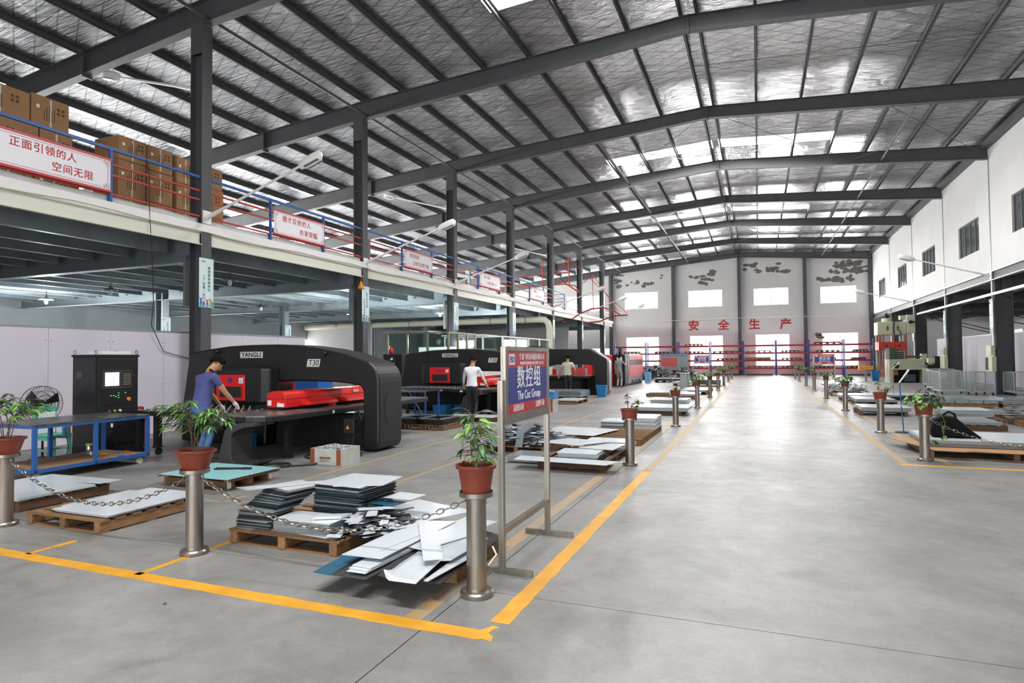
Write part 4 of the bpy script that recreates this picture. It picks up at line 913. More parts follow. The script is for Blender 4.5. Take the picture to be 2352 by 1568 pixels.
# switch boxes on the right columns
for k, (y, b) in enumerate(((FRAMES[4], 1), (FRAMES[3], 2))):
    o = thing('switch_box', 'cream electrical box on the %s right column' % ('farther' if b == 1 else 'nearer'), 'switch box', (XR-.04, y, 0))
    MB().box(-.18, -.02, -.5, .35, .97, 1.6).build('box_body', M_PRESS, o, bevel=.01)
    block('upper_box', M_PRESS, o, -.16, -.02, -.35, .25, 1.64, 2.05)
    if b == 1: block('screen', M_GREYM, o, -.166, -.16, -.3, .15, 1.7, 1.95); block('lower_gap', M_BLACKM, o, -.16, -.05, -.45, .3, .76, .97)
    else: block('door_opening', M_BLACKM, o, -.186, -.18, -.05, .3, 1.02, 1.55)
ct = thing('cable_tray', 'galvanised cable tray hung along the right columns', 'tray')
block('tray', M_GALV, ct, 8.85, 8.98, 10, 43.5, 4.08, 4.18)
for y in FRAMES[1:5]: block('tray_bracket', M_BLACKM, ct, 8.9, 9.19, y-.03, y+.03, 4.0, 4.08); MB().tube([(8.95, y+.1, 4.05), (9.18, y+.1, 3.7)], .02, 5).build('tray_strut', M_BLACKM, ct)
for k, y in enumerate((27.5, 30, 33.5, 35.5, 40.5, 42)): tag(MB().tube([(8.95, y, 4.1), (9.6, y-.4, 3.6), (11.0, y-.8, 3.1), (12.0, y-1.0, 2.8)], .022, 5).build('slanting_cable', M_RUB), 'black cable slanting from the tray to the partition, %s from the camera' % ORD[k], 'cable', 'cables slanting from the tray')
# ================================================================ pallets and sheet metal
def pallet(x0, x1, y0, y1, label, h=.13, along='y', wood=M_WOOD, nb=7, solid=False):
    t = thing('wooden_pallet', label, 'pallet', ((x0+x1)/2, (y0+y1)/2, 0), group='wooden pallets on the hall floor')
    w, d = (x1-x0)/2, (y1-y0)/2; th = .02
    if along == 'y':      # stringers run away from the camera, deck boards run across
        for x in (-w+.04, 0, w-.04): block('stringer', wood, t, x-.04, x+.04, -d, d, th*.6, h-th)
        for k in range(nb):
            y = -d+.05+(2*d-.1)*k/(nb-1); block('deck_board', wood, t, -w-.02, w+.02, y-.045, y+.045, h-th, h)
        for k in range(3): y = -d+.06+(2*d-.12)*k/2; block('bottom_board', wood, t, -w, w, y-.05, y+.05, 0, th*.6)
    else:
        for y in (-d+.04, 0, d-.04): block('stringer', wood, t, -w, w, y-.04, y+.04, th*.6, h-th)
        for k in range(nb):
            x = -w+.05+(2*w-.1)*k/(nb-1); block('deck_board', wood, t, x-.045, x+.045, -d-.01, d+.01, h-th, h)
        for k in range(3): x = -w+.06+(2*w-.12)*k/2; block('bottom_board', wood, t, x-.05, x+.05, -d, d, 0, th*.6)
    return t
def stack(label, x0, x1, y0, y1, z0, n, th, m, jit=.01, rot=.01, fan=(0, 0), twist=0, name='sheet_stack', top=None, mats=None, seed=0, tilt=0):
    rr = random.Random(seed+int(abs(x0*100)+abs(y0*10)))
    t = thing(name, label, 'metal sheets', ((x0+x1)/2, (y0+y1)/2, z0), group='stacked sheet metal blanks')
    w, d = x1-x0, y1-y0; z = .0005
    for i in range(n):
        q = i/max(1, n-1); mm = top if (top and i == n-1) else (mats[rr.randrange(len(mats))] if mats else m)
        block('sheet', mm, t, -w/2+fan[0]*q+rr.uniform(-jit, jit), w/2+fan[0]*q+rr.uniform(-jit, jit), -d/2+fan[1]*q+rr.uniform(-jit, jit), d/2+fan[1]*q+rr.uniform(-jit, jit), z, z+th*.92, tilt=(0, tilt*q, twist*q+rr.uniform(-rot, rot)))
        z += th
    return t
P = .13
lf = thing('dry_leaf', 'small curled dry leaf on the floor before the front yellow line', 'leaf', (-3.845, 3.123, 0)); MB().add([(-.02, 0, .002), (0, -.012, .004), (.022, 0, .014), (0, .014, .012), (.008, .002, .003)], [(0, 1, 4), (1, 2, 4), (2, 3, 4), (3, 0, 4)]).build('blade', M_RUST, lf)
# A, B: white sheets at the left front
pallet(-7.08, -5.98, 4.14, 5.25, 'wooden pallet with a cut out white sheet left of the second front bollard')
def sheet(label, pts, z, m, th=.004, name='metal_sheet', hole=None):
    if hole:
        (hx0, hx1, hy0, hy1) = hole; xs = [p[0] for p in pts]; ysx = [p[1] for p in pts]; x0, x1, y0, y1 = min(xs), max(xs), min(ysx), max(ysx)
        mb = MB().box(x0, hx0, y0, y1, z, z+th).box(hx1, x1, y0, y1, z, z+th).box(hx0, hx1, y0, hy0, z, z+th).box(hx0, hx1, hy1, y1, z, z+th)
    else: mb = MB().prism(pts, 'z', z, z+th)
    return tag(mb.build(name, m), label, 'sheet', 'loose metal sheets on pallets')
sheet('white sheet lying under the cut out sheet on the left front pallet', [(-7.0, 4.42), (-6.55, 4.35), (-6.55, 5.22), (-7.05, 5.25)], P+.001, M_SHEET)
stack('pile of a few white blanks on the left front pallet', -6.78, -5.98, 4.22, 5.3, P+.006, 4, .006, M_SHEET, .015, .008)
sheet('glossy white sheet with a rectangular cut out on the left front pallet', [(-6.8, 4.2), (-5.95, 4.2), (-5.95, 5.32), (-6.8, 5.32)], P+.032, M_SHEET, hole=(-6.42, -6.18, 5.02, 5.13))
pallet(-8.95, -7.7, 4.42, 5.45, 'dark wooden pallet with white sheets behind the leftmost bollard', wood=M_WOODD)
stack('white sheets covering the pallet behind the leftmost bollard', -8.95, -7.66, 4.38, 5.25, P+.001, 5, .006, M_SHEET, .01, .006)
sheet('narrow white sheet at the back of the leftmost pallet', [(-8.9, 5.2), (-7.62, 5.27), (-7.6, 5.55), (-8.9, 5.5)], P+.033, M_SHEET)
# C: turquoise sheet on logs
t = pallet(-7.58, -6.4, 6.14, 6.86, 'low timber pallet with round log edges under the turquoise sheet', h=.12, along='x', nb=3)
for x in (-.62, .64): MB().cyl((x, -.42, .135), (x, .46, .135), .026, n=10).build('log', mat('bark_log', '#7a5534', .8, 0, .25, 9, .3, 40), t, smooth=True)
for y in (-.37, .35): block('paper_label', M_SIGNW, t, .585, .592, y-.03, y+.03, .02, .13)
sheet('pale turquoise sheet lying on the log edged pallet', [(-7.5, 5.98), (-6.28, 5.98), (-6.28, 6.92), (-7.5, 6.92)], .163, M_TEAL, .006)
pn_ = thing('pincers', 'long black pincers lying on the turquoise sheet', 'tool', (-6.75, 6.6, .172), rz=.35)
MB().tube([(-.3, .02, .012), (0, .0, .012), (.12, .03, .012), (.2, .01, .012)], .012, 6).build('pincer_arm', M_BLACKM, pn_, smooth=True); MB().tube([(-.3, -.05, .012), (0, 0, .014), (.12, -.03, .012), (.2, -.01, .012)], .012, 6).build('pincer_arm', M_BLACKM, pn_, smooth=True)
# D: tall fanned stacks
pallet(-4.55, -3.36, 4.37, 5.45, 'wooden pallet carrying the tall fanned stacks of sheet blanks')
sheet('brown board lying on the pallet below the tall stacks', [(-4.3, 4.36), (-3.38, 4.38), (-3.4, 4.9), (-4.3, 4.85)], P+.001, M_WOODD, .008)
KK = [M_SHEETD, M_SHEETD, M_SHEETN, M_SHEETG]
stack('lower part of the leaning left stack of dark blanks', -4.53, -4.15, 4.42, 4.72, P+.001, 22, .0072, M_SHEETD, .018, .09, (.0, .03), .1, mats=KK, seed=3)
stack('leaning upper left stack of dark blanks topped by a white one', -4.50, -4.12, 4.46, 4.80, P+.161, 24, .0075, M_SHEETD, .014, .07, (.10, .2), -.3, mats=KK, top=M_SHEET, seed=4)
stack('tall middle stack of dark blanks topped by white sheets', -4.02, -3.46, 4.86, 5.4, P+.001, 50, .0072, M_SHEETD, .018, .05, (.03, .0), -.04, mats=[M_SHEETD, M_SHEETN, M_SHEETN, M_SHEETG], top=M_SHEET, seed=5)
sheet('white triangular offcut on top of the tall middle stack', [(-3.72, 4.78), (-3.3, 4.98), (-3.36, 5.42), (-3.95, 5.4)], P+.363, M_SHEET)
sheet('crumpled white blank on the leaning left stack', [(-4.62, 4.5), (-4.42, 4.45), (-3.98, 5.0), (-4.05, 5.06)], P+.345, M_SHEET)
stack('low front stack of grey edged white blanks', -4.1, -3.5, 4.42, 4.74, P+.01, 14, .0078, M_SHEETG, .006, .02, (0, .02), .03, top=M_SHEET, seed=6)
sheet('thin white sheet below the low front stack', [(-4.22, 4.46), (-3.42, 4.39), (-3.38, 4.5), (-4.2, 4.6)], P+.009, M_SHEET, .002)
sheet('folded white offcut standing on the low front stack', [(-3.72, 4.5), (-3.5, 4.62), (-3.48, 4.75), (-3.75, 4.62)], P+.125, M_SHEET, .02)
def scrap(label, x0, x1, y0, y1, z0, z1, n, mats, lmin=.1, lmax=.3, wmin=.02, wmax=.08, seed=1, name='offcut_pile', tilt=.35):
    # loose heap of metal offcuts: too many to lift one by one, each strip is real geometry
    rr = random.Random(seed); t = thing(name, label, 'scrap metal', ((x0+x1)/2, (y0+y1)/2, z0))
    for mi, m in enumerate(mats):
        mb = MB()
        for i in range(n//len(mats)):
            u, v = rr.uniform(-1, 1), rr.uniform(-1, 1); hz = (z1-z0)*max(.08, 1-.75*(u*u+v*v)/1.3)*rr.uniform(.25, 1)
            L, Wd = rr.uniform(lmin, lmax), rr.uniform(wmin, wmax)
            q = MB().box(-L/2, L/2, -Wd/2, Wd/2, 0, .003)
            bend = rr.uniform(-.25, .25)
            q.xf(Matrix.Translation((u*(x1-x0)/2*.85, v*(y1-y0)/2*.85, max(.03, hz))) @ Matrix.Rotation(rr.uniform(0, PI), 4, 'Z') @ Matrix.Rotation(rr.uniform(-tilt, tilt), 4, 'Y') @ Matrix.Rotation(rr.uniform(-tilt, tilt), 4, 'X'))
            lo = min(p[2] for p in q.v)
            if lo < 0: q.v = [(p[0], p[1], p[2]-lo) for p in q.v]
            mb.add(q.v, q.f)
        mb.build('offcut', m, t, kind='stuff')
    return t
scrap('heap of bent offcuts at the right of the tall stacks', -3.55, -2.95, 4.5, 5.1, P+.001, .33, 110, [M_SHEET, M_SHEETD, M_SHEETN, M_SHEET], .2, .46, .03, .13, 11, tilt=.12)
sheet('large white sheet at the back right of the tall stacks pallet', [(-3.6, 5.1), (-2.95, 4.95), (-2.62, 5.55), (-3.4, 5.8)], P+.05, M_SHEET)
sheet('small white square sheet above the offcut heap', [(-3.32, 5.02), (-3.02, 5.02), (-3.0, 5.26), (-3.3, 5.28)], .37, M_SHEET)
sheet('dark blue filmed blank among the offcuts', [(-3.5, 4.95), (-3.15, 4.92), (-3.12, 5.1), (-3.45, 5.15)], .325, M_SHEETB)
# E: front right pallet with overhanging sheets
pallet(-3.02, -2.12, 4.17, 5.1, 'wooden pallet with overhanging white sheets behind the nearest bollard')
ES = [('dark grey sheet overhanging the right edge of the front pallet', [(-2.16, 3.83), (-2.06, 3.79), (-2.1, 5.0), (-2.5, 5.2), (-2.55, 4.3)], .131, M_SHEETD), ('dark narrow strip beside the blue strip on the front pallet', [(-2.87, 3.67), (-2.79, 3.68), (-2.80, 4.5), (-2.93, 4.5)], .137, M_SHEETD),
      ('blue filmed strip jutting out of the front pallet', [(-3.02, 3.66), (-2.87, 3.65), (-2.92, 4.55), (-3.08, 4.55)], .143, M_SHEETB), ('short dark strip under the small white blanks of the front pallet', [(-2.74, 3.65), (-2.56, 3.65), (-2.52, 4.4), (-2.72, 4.4)], .149, M_SHEETD),
      ('wide dark sheet in the middle of the front pallet', [(-2.52, 3.74), (-2.36, 3.69), (-2.36, 4.6), (-2.7, 4.66)], .156, M_SHEETD), ('white strip at the right edge of the front pallet', [(-2.155, 3.74), (-2.12, 3.74), (-2.04, 4.5), (-2.18, 4.5)], .162, M_SHEET),
      ('lower white blank jutting from the front pallet', [(-2.76, 3.7), (-2.6, 3.7), (-2.56, 4.4), (-2.73, 4.4)], .168, M_SHEET), ('middle white blank jutting from the front pallet', [(-2.77, 3.74), (-2.6, 3.73), (-2.56, 4.4), (-2.74, 4.4)], .176, M_SHEET), ('upper white blank jutting from the front pallet', [(-2.77, 3.78), (-2.6, 3.77), (-2.56, 4.4), (-2.75, 4.4)], .184, M_SHEET),
      ('white sheet at the back right corner of the front pallet', [(-2.61, 4.79), (-2.35, 4.45), (-2.21, 5.16), (-2.55, 5.25)], .205, M_SHEET), ('irregular white sheet at the back of the front pallet', [(-2.58, 4.7), (-2.38, 4.3), (-2.2, 4.8), (-2.4, 5.1)], .211, M_SHEET),
      ('long white sheet lying diagonally over the front pallet', [(-2.93, 3.87), (-2.59, 3.89), (-2.55, 5.01), (-2.89, 4.92)], .217, M_SHEET), ('shorter white sheet on top of the long diagonal one', [(-2.9, 4.04), (-2.7, 4.02), (-2.59, 4.72), (-2.86, 4.65)], .223, M_SHEET), ('white strip lying crosswise on top of the front pallet', [(-2.84, 4.84), (-2.68, 4.87), (-2.13, 3.98), (-2.25, 3.9)], .24, M_SHEET)]
ES += [('broad white sheet in the middle of the front pallet', [(-2.74, 4.3), (-2.36, 4.2), (-2.2, 4.9), (-2.6, 5.08)], .199, M_SHEET), ('white sheet at the right middle of the front pallet', [(-2.36, 3.98), (-2.13, 4.1), (-2.1, 4.7), (-2.32, 4.7)], .194, M_SHEET)]
for lb, pts, z, m in ES: sheet(lb, pts, z, m, .005)
# curled white sheet at the front edge
mb = MB(); v = []; n = 8
a0, a1, b0, b1 = Vector((-2.44, 3.6, 0)), Vector((-2.14, 3.61, 0)), Vector((-2.46, 4.2, 0)), Vector((-2.2, 4.11, 0))
for i in range(n+1):
    q = i/n; L_, R_ = a0.lerp(b0, q), a1.lerp(b1, q)
    for j in range(7):
        u = j/6; p = L_.lerp(R_, u); c = max(0, 1-u*3.2)*max(0, 1-q*2.2); v.append((p.x+.06*c, p.y, .190+.07*c*c+.01*q))
f = [(i*7+j, i*7+j+1, (i+1)*7+j+1, (i+1)*7+j) for i in range(n) for j in range(6)]
o = mb.add(v, f).build('metal_sheet', M_SHEET, smooth=True); sm = o.modifiers.new('thick', 'SOLIDIFY'); sm.thickness = .003
tag(o, 'white sheet with a curled front corner on the front pallet', 'sheet', 'loose metal sheets on pallets')
tag(MB().tube([(-2.05, 4.68, .14), (-1.99, 4.62, .1), (-2.02, 4.52, .04), (-1.96, 4.5, .008)], .008, 6).build('white_strap', M_WHITE, smooth=True), 'loop of white strap hanging off the front pallet', 'strap')
# F, G, H: pallets left of the second aisle bollard
pallet(-4.55, -3.45, 10.18, 11.6, 'wooden pallet with the bundle of offcut strips left of the sign')
scrap('strapped bundle of grey offcut strips behind the sign stand', -4.6, -3.45, 10.1, 11.5, P+.001, .42, 420, [M_SHEETG, M_SHEET, M_SHEETD, M_SHEETG], .25, .75, .02, .09, 21, 'offcut_bundle', .16)
for k, x in enumerate((-4.4, -3.95)):
    tag(MB().prism([(10.02, .14), (10.05, .14), (10.12, .36), (10.7, .47), (11.5, .30), (11.5, .33), (10.7, .5), (10.1, .39)], 'x', x, x+.13).build('strap_band', M_SHEETG), '%s grey metal band bent over the bundle of offcuts' % ('left' if k == 0 else 'right'), 'band')
pallet(-3.4, -2.1, 11.8, 13.3, 'wooden pallet under the white sheet behind the offcut bundle')
sheet('white sheet on the pallet behind the offcut bundle', [(-4.3, 11.9), (-3.0, 11.75), (-2.75, 13.0), (-4.1, 13.2)], P+.03, M_SHEET)
pallet(-3.2, -2.12, 9.05, 10.55, 'dark pallet with scattered blanks beside the second aisle bollard', wood=M_WOODD, along='x')
sheet('long narrow pale sheet lying across the front of the dark pallet', [(-3.52, 9.18), (-3.5, 8.79), (-2.05, 8.72), (-1.92, 9.1)], P+.009, M_SHEET); sheet('second narrow sheet below the long pale one', [(-3.42, 9.2), (-3.4, 8.86), (-1.92, 8.84), (-1.87, 9.16)], P+.002, M_SHEETG)
for k in range(2): block('spacer', M_WOODD, bpy.data.objects['metal_sheet'], 0, .01, 0, .01, 0, .01) if False else None
stack('white blanks in front of the second aisle bollard', -2.95, -2.3, 9.25, 9.75, P+.001, 9, .009, M_SHEETG, .02, .04, top=M_SHEET, seed=8)
stack('low grey blanks at the left of the dark pallet', -3.8, -3.24, 9.3, 9.9, .02, 8, .012, M_SHEETG, .01, .02, seed=9)
sheet('large white sheet in the middle of the dark pallet', [(-3.5, 9.95), (-2.75, 9.8), (-2.35, 10.4), (-3.15, 10.65)], P+.12, M_SHEET); sheet('white sheet leaning right on the dark pallet', [(-2.75, 9.75), (-2.15, 9.65), (-2.1, 10.4), (-2.65, 10.4)], P+.09, M_SHEET)
pallet(-3.3, -2.1, 13.0, 14.3, 'wooden pallet with stacked blanks left of the third aisle bollard') if False else None
sheet('brown cardboard sheet on the floor behind the dark pallet', [(-3.5, 11.0), (-2.3, 10.9), (-2.2, 11.7), (-3.4, 11.75)], .002, M_CARD, .008)
pallet(-3.3, -2.1, 12.7 if False else 13.35, 14.5, 'wooden pallet with neat stacked blanks beyond the second aisle bollard')
stack('neat left stack of white blanks beyond the second aisle bollard', -3.25, -2.75, 13.4, 14.1, P+.001, 10, .016, M_SHEETG, .006, .008, top=M_SHEET, mats=[M_SHEETG, M_SHEETD], seed=12)
stack('tall right stack of white blanks beyond the second aisle bollard', -2.65, -2.08, 13.4, 14.4, P+.001, 22, .011, M_SHEETG, .012, .02, top=M_SHEET, mats=[M_SHEETG, M_SHEET], seed=13)
stack('grey flat stack on the cardboard behind the dark pallet', -3.0, -2.2, 11.05, 11.6, .012, 9, .016, M_SHEETG, .012, .015, top=M_SHEET, mats=[M_SHEETG, M_SHEET], seed=14)
# I, J, K: farther along the left
pallet(-3.4, -2.05, 18.15, 19.6, 'dark pallet with white sheets behind the third aisle bollard', wood=M_WOODD, along='x'); stack('white sheets on the dark pallet behind the third aisle bollard', -3.45, -1.9, 18.1, 19.5, P+.001, 9, .012, M_SHEETG, .03, .01, top=M_SHEET, seed=15)
pallet(-3.3, -2.25, 21.0, 22.0, 'pallet with a grey slab of sheets before the fourth aisle bollard', wood=M_WOODD); stack('grey sheets on the pallet before the fourth aisle bollard', -3.4, -2.2, 20.9, 22.1, P+.001, 10, .014, M_SHEETG, .02, .01, top=M_SHEET, seed=16)
pallet(-4.5, -3.5, 26.7, 27.9, 'empty edged pallet at the left near the fourth aisle bollard', along='x'); stack('thin sheets on the pallet at the left of the fourth aisle bollard', -4.4, -2.9, 27.0, 28.2, P+.001, 4, .01, M_SHEETG, .03, .02, top=M_SHEET, seed=17)
pallet(-3.4, -2.3, 25.3, 26.5, 'wooden pallet with flat sheets just left of the fourth aisle bollard', along='x'); stack('flat sheets just left of the fourth aisle bollard', -3.3, -2.25, 25.3, 26.7, P+.001, 6, .014, M_SHEETG, .03, .02, top=M_SHEET, seed=18)
pallet(-3.2, -2.12, 28.4, 31.9, 'long pallet beside the fifth aisle bollard', along='y', nb=12); stack('white sheets on the long pallet beside the fifth aisle bollard', -3.3, -2.2, 28.6, 31, P+.001, 5, .014, M_SHEETG, .05, .03, top=M_SHEET, seed=19)
gb = thing('grey_metal_box', 'upright grey metal box standing on the long pallet', 'box', (-3.45, 31.9, 0)); MB().box(-.22, .2, -.2, .2, .05, .85).build('box_body', M_GREYM, gb, bevel=.01); block('box_lid', M_SHEETG, gb, -.3, .25, -.25, .25, .85, .88); block('leg', M_SHEETG, gb, .14, .18, -.2, -.16, 0, .85)
pallet(-3.4, -2.1, 36.2, 38.2, 'wooden pallet with dark plates near the sixth aisle bollard'); stack('dark plates on the pallet near the sixth aisle bollard', -3.4, -2.05, 36.3, 38, P+.001, 8, .03, M_SHEETD, .03, .01, seed=20)
pallet(-4.6, -3.5, 36.5, 38, 'wooden pallet with pale sheets left of the dark plates'); stack('pale sheets left of the dark plates', -4.6, -3.5, 36.5, 38, P+.001, 6, .02, M_SHEETG, .03, .01, top=M_SHEET, seed=21)
# L, M, N, O around the presses
pallet(-8.05, -6.84, 12.85, 13.95, 'wooden pallet with sheet skeletons right of the nearest press'); 
sk = thing('sheet_skeleton', 'pile of punched grey sheet skeletons on the pallet by the nearest press', 'scrap metal', (-7.55, 13.35, P))
for k in range(9):
    mb = MB(); z = .004+k*.016; a = .6; rr = random.Random(k)
    for s in (-1, 1): mb.box(-a, a, s*.45-.05, s*.45+.05, z, z+.006).box(s*a-.05, s*a+.05, -.5, .5, z, z+.006)
    mb.box(-.05, .05, -.5, .5, z, z+.006)
    mb.xf(Matrix.Rotation(rr.uniform(-.08, .08), 4, 'Z')).build('skeleton_sheet', M_SHEETG if k > 6 else M_SHEETD, sk)
pallet(-7.75, -6.55, 14.8, 15.45, 'wooden pallet with a pale sheet in front of the second press'); sheet('pale sheet covering the pallet in front of the second press', [(-7.85, 14.78), (-6.45, 14.78), (-6.45, 15.5), (-7.85, 15.5)], P+.001, M_SHEET, .01)
pallet(-7.0, -6.05, 21.5, 22.9, 'wooden pallet with a white board left of the blue bin', along='x'); sheet('white board on the pallet left of the blue bin', [(-7.0, 21.5), (-6.05, 21.45), (-6.08, 22.9), (-7.0, 22.9)], P+.001, M_SHEET, .01)
pallet(-8.1, -6.6, 24.0 if False else 23.6, 24.9, 'dark pallet under the thick grey sheets before the third press', wood=M_WOODD); stack('thick grey sheets before the third press', -8.15, -6.5, 23.55, 24.95, P+.001, 8, .03, M_SHEETG, .02, .01, seed=22)
# right side pallets
t = pallet(2.55, 4.9, 11.95, 13.6, 'wide wooden pallet with torn cardboard below the black bag', along='y'); 
sheet('torn brown cardboard below the grey sheets on the right pallet', [(2.2, 13.5), (2.35, 12.9), (2.62, 11.85), (3.0, 11.8), (3.15, 11.9), (3.6, 11.8), (4.2, 11.86), (5.0, 11.8), (5.0, 13.6)], P+.001, M_CARD, .008)
stack('thick grey sheets carrying the black bag', 2.62, 5.2, 12.3, 13.7, P+.01, 11, .011, M_SHEETD, .015, .003, top=M_SHEET, mats=[M_SHEETG, M_SHEETD], seed=23)
pallet(3.75, 4.98, 16.45, 17.8, 'dark pallet behind the black bag', wood=M_WOODD, along='x'); stack('grey sheets on the dark pallet behind the black bag', 3.85, 4.9, 16.5, 17.75, P+.001, 6, .011, M_SHEETG, .015, .005, seed=24)
stack('thick grey bars of sheet on the pallet behind the bag', 4.2, 5.2, 18.2, 19.0, P+.03, 10, .018, M_SHEETG, .02, .01, top=M_SHEET, seed=25); pallet(4.1, 5.4, 18.1, 19.2, 'wooden pallet with thick grey bars behind the bag', wood=M_WOOD)
pallet(5.4, 6.9, 23.5, 24.8, 'wooden pallet with grey blocks of sheet before the wire carts', along='x')
for k in range(4): stack('grey block of small blanks before the wire carts, %s from left' % ORD[k], 5.4+k*.38, 5.76+k*.38, 23.55, 24.6, P+.001, 8, .016, M_SHEETG, .01, .01, seed=30+k)
pallet(7.0, 8.4, 23.4, 24.8, 'wooden pallet with grey blocks at the right picture edge', along='x'); stack('grey blanks at the right picture edge before the carts', 7.0, 8.3, 23.5, 24.7, P+.001, 12, .016, M_SHEETG, .03, .02, seed=36)
pallet(5.6, 7.2, 17.6, 19.4, 'long timber pallet at the right picture edge', along='y', wood=M_WOOD); scrap('heap of small galvanised profiles at the right picture edge', 5.3, 7.3, 17.8, 20.6, P+.001, .42, 160, [M_SHEETG, M_GALV], .2, .6, .05, .12, 41, 'profile_pile', .12)
pallet(2.6, 3.75, 19.7, 21.0, 'wooden pallet between the second and third right bollards, nearer one', wood=M_WOODD); stack('grey sheets on the nearer pallet between right bollards', 2.62, 3.85, 19.75, 21.0, P+.001, 9, .012, M_SHEETG, .02, .006, top=M_SHEET, seed=42)
pallet(3.0, 4.2, 23.6, 25.0, 'wooden pallet between the second and third right bollards, farther one', wood=M_WOODD); stack('white sheets on the farther pallet between right bollards', 3.0, 4.15, 23.6, 25.1, P+.001, 8, .012, M_SHEETG, .02, .006, top=M_SHEET, seed=43)
pallet(2.85, 4.2, 25.8, 27.0, 'low dark pallet right of the third right bollard', wood=M_WOODD); stack('white sheets right of the third right bollard', 2.8, 4.2, 25.7, 27.1, P+.001, 7, .014, M_SHEETG, .02, .006, top=M_SHEET, seed=44)
pallet(4.4, 6.2, 26.6, 27.6, 'dark pallet with pale sheets behind the blue pole', wood=M_BLACKM, along='x'); stack('pale sheets behind the blue pole', 4.4, 6.2, 26.6, 27.7, P+.001, 6, .014, M_SHEETG, .02, .006, top=M_SHEET, seed=45)
pallet(2.75, 4.0, 29.0, 30.6, 'wooden pallet with tangled offcuts by the fourth right bollard'); scrap('tangled blue grey offcuts by the fourth right bollard', 2.6, 4.3, 29.0, 31.5, P+.001, .55, 220, [M_SHEETG, M_SHEETD, M_SHEET], .3, .8, .02, .06, 46, tilt=.5)
scrap('tall tangled heap of shiny swarf strips below the grey board', -8.3, -6.0, 45.5, 47.0, .0, 1.0, 420, [M_SHEETG, M_SHEETD, M_GALV], .4, 1.0, .03, .1, 51, 'swarf_heap', .8)
scrap('second tangled heap of shiny strips right of the grey board', -5.7, -4.1, 45.6, 47.0, .0, .9, 300, [M_SHEETG, M_SHEETD, M_GALV], .3, .8, .03, .1, 52, 'swarf_heap', .8)
for k, (x, y) in enumerate(((-6.4, 41.5), (-5.2, 41.3), (-4.0, 41.5))): pallet(x, x+1.0, y, y+1.1, 'low pallet before the swarf heaps, %s from left' % ORD[k], wood=M_WOODD); stack('dark plates before the swarf heaps, %s from left' % ORD[k], x, x+1.0, y, y+1.1, P+.001, 5, .03, M_SHEETD, .04, .02, top=M_SHEET, seed=60+k)

# ================================================================ carts, boxes, chair, fan
t = thing('work_cart', 'blue steel rolling table with a dark top beside the control cabinet', 'cart', (-9.95, 6.45, 0))
MB().box(-.56, .56, -.88, .88, .775, .80).build('table_top', mat('scratched_dark_top', '#4b4c4f', .3, .5, .25, 5, col2='#7c7c7c'), t)
def bar(nm, m, par, *a): return block(nm, m, par, *a)
for x in (-.53, .53):
    for y in (-.86, .0, .86): bar('leg', M_BLUE, t, x-.025, x+.025, y-.025, y+.025, .12, .74)
for x in (-.53, .53): bar('top_rail', M_BLUE, t, x-.025, x+.025, -.88, .88, .74, .775); bar('bottom_rail', M_BLUE, t, x-.025, x+.025, -.88, .88, .12, .17)
for y in (-.86, .86): bar('top_rail', M_BLUE, t, -.53, .53, y-.025, y+.025, .74, .775); bar('bottom_rail', M_BLUE, t, -.53, .53, y-.025, y+.025, .12, .17)
for k in range(3): block('shelf_board', mat('plywood', '#9a7550', .7, 0, .15, 4), t, -.5, .5, -.84+k*.565, -.285+k*.565, .15, .168)
for x in (-.48, .48):
    for y in (-.78, .78):
        c = MB().box(x-.035, x+.035, y-.035, y+.035, .1, .12).build('caster_fork', M_INOX, t); MB().cyl((x-.018, y-.02, .05), (x+.018, y-.02, .05), .05, n=16).build('wheel', mat('cream_wheel', '#c9c6ac', .5), c)
jr = thing('jar', 'clear jar with a green lid on the cart shelf', 'jar', (-10.0, 6.75, .168)); MB().lathe([(.05, 0), (.055, .02), (.055, .16), (.05, .175)], 14).build('jar_body', pane_mat('jar_glass', '#dfe8e2', .25), jr, smooth=True); MB().cyl((0, 0, .175), (0, 0, .2), .056, n=14).build('lid', mat('lime_lid', '#a4b83a', .4), jr)
rr = random.Random(8)
FT = ['rust brown bent fitting', 'shiny steel fitting', 'orange plastic fitting', 'blue plastic fitting']
for k in range(4):
    x, y = -9.75+rr.uniform(-.2, .25), 7.0+rr.uniform(-.25, .2); tag(MB().tube([(x, y, .178), (x+.03, y+.05, .185), (x+.05, y+.09, .178)], .012, 6).build('small_fitting', [M_RUST, M_INOX, M_ORANGE, M_BLUEP][k % 4]), 'small '+FT[k]+' on the lower board of the blue cart', 'fitting', 'loose fittings on the cart shelf')
# chair
t = thing('wooden_chair', 'turquoise painted wooden chair with a white cushion by the partition', 'chair', (-11.05, 6.82, 0), rz=.12)
for x in (-.16, .18):
    for y in (-.17, .17):
        back = x < 0
        MB().box(x-.022, x+.022, y-.022, y+.022, 0, .92 if back else .44).build('leg', M_TURQ, t, bevel=.005)
MB().box(-.19, .23, -.2, .2, .44, .475).build('seat', M_TURQ, t, bevel=.012)
MB().prism([(-.17, .74), (.17, .74), (.17, .9), (.08, .94), (-.08, .94), (-.17, .9)], 'x', -.175, -.15).build('top_rail', M_TURQ, t); block('back_rail', M_TURQ, t, -.17, -.15, -.17, .17, .55, .6)
for y in (-.17, .17): block('stretcher', M_TURQ, t, -.16, .18, y-.012, y+.012, .2, .23); block('apron', M_TURQ, t, -.16, .18, y-.012, y+.012, .38, .44)
block('stretcher', M_TURQ, t, .0, .02, -.17, .17, .2, .225)
cu = thing('cushion', 'white cloth cushion leaning on the turquoise chair back', 'cushion', (-11.1, 6.8, .476)); MB().box(-.07, -.03, -.13, .14, 0, .36).build('cushion_body', mat('white_cloth', '#cfd2cc', .9, 0, .1, 9), cu, bevel=.018)
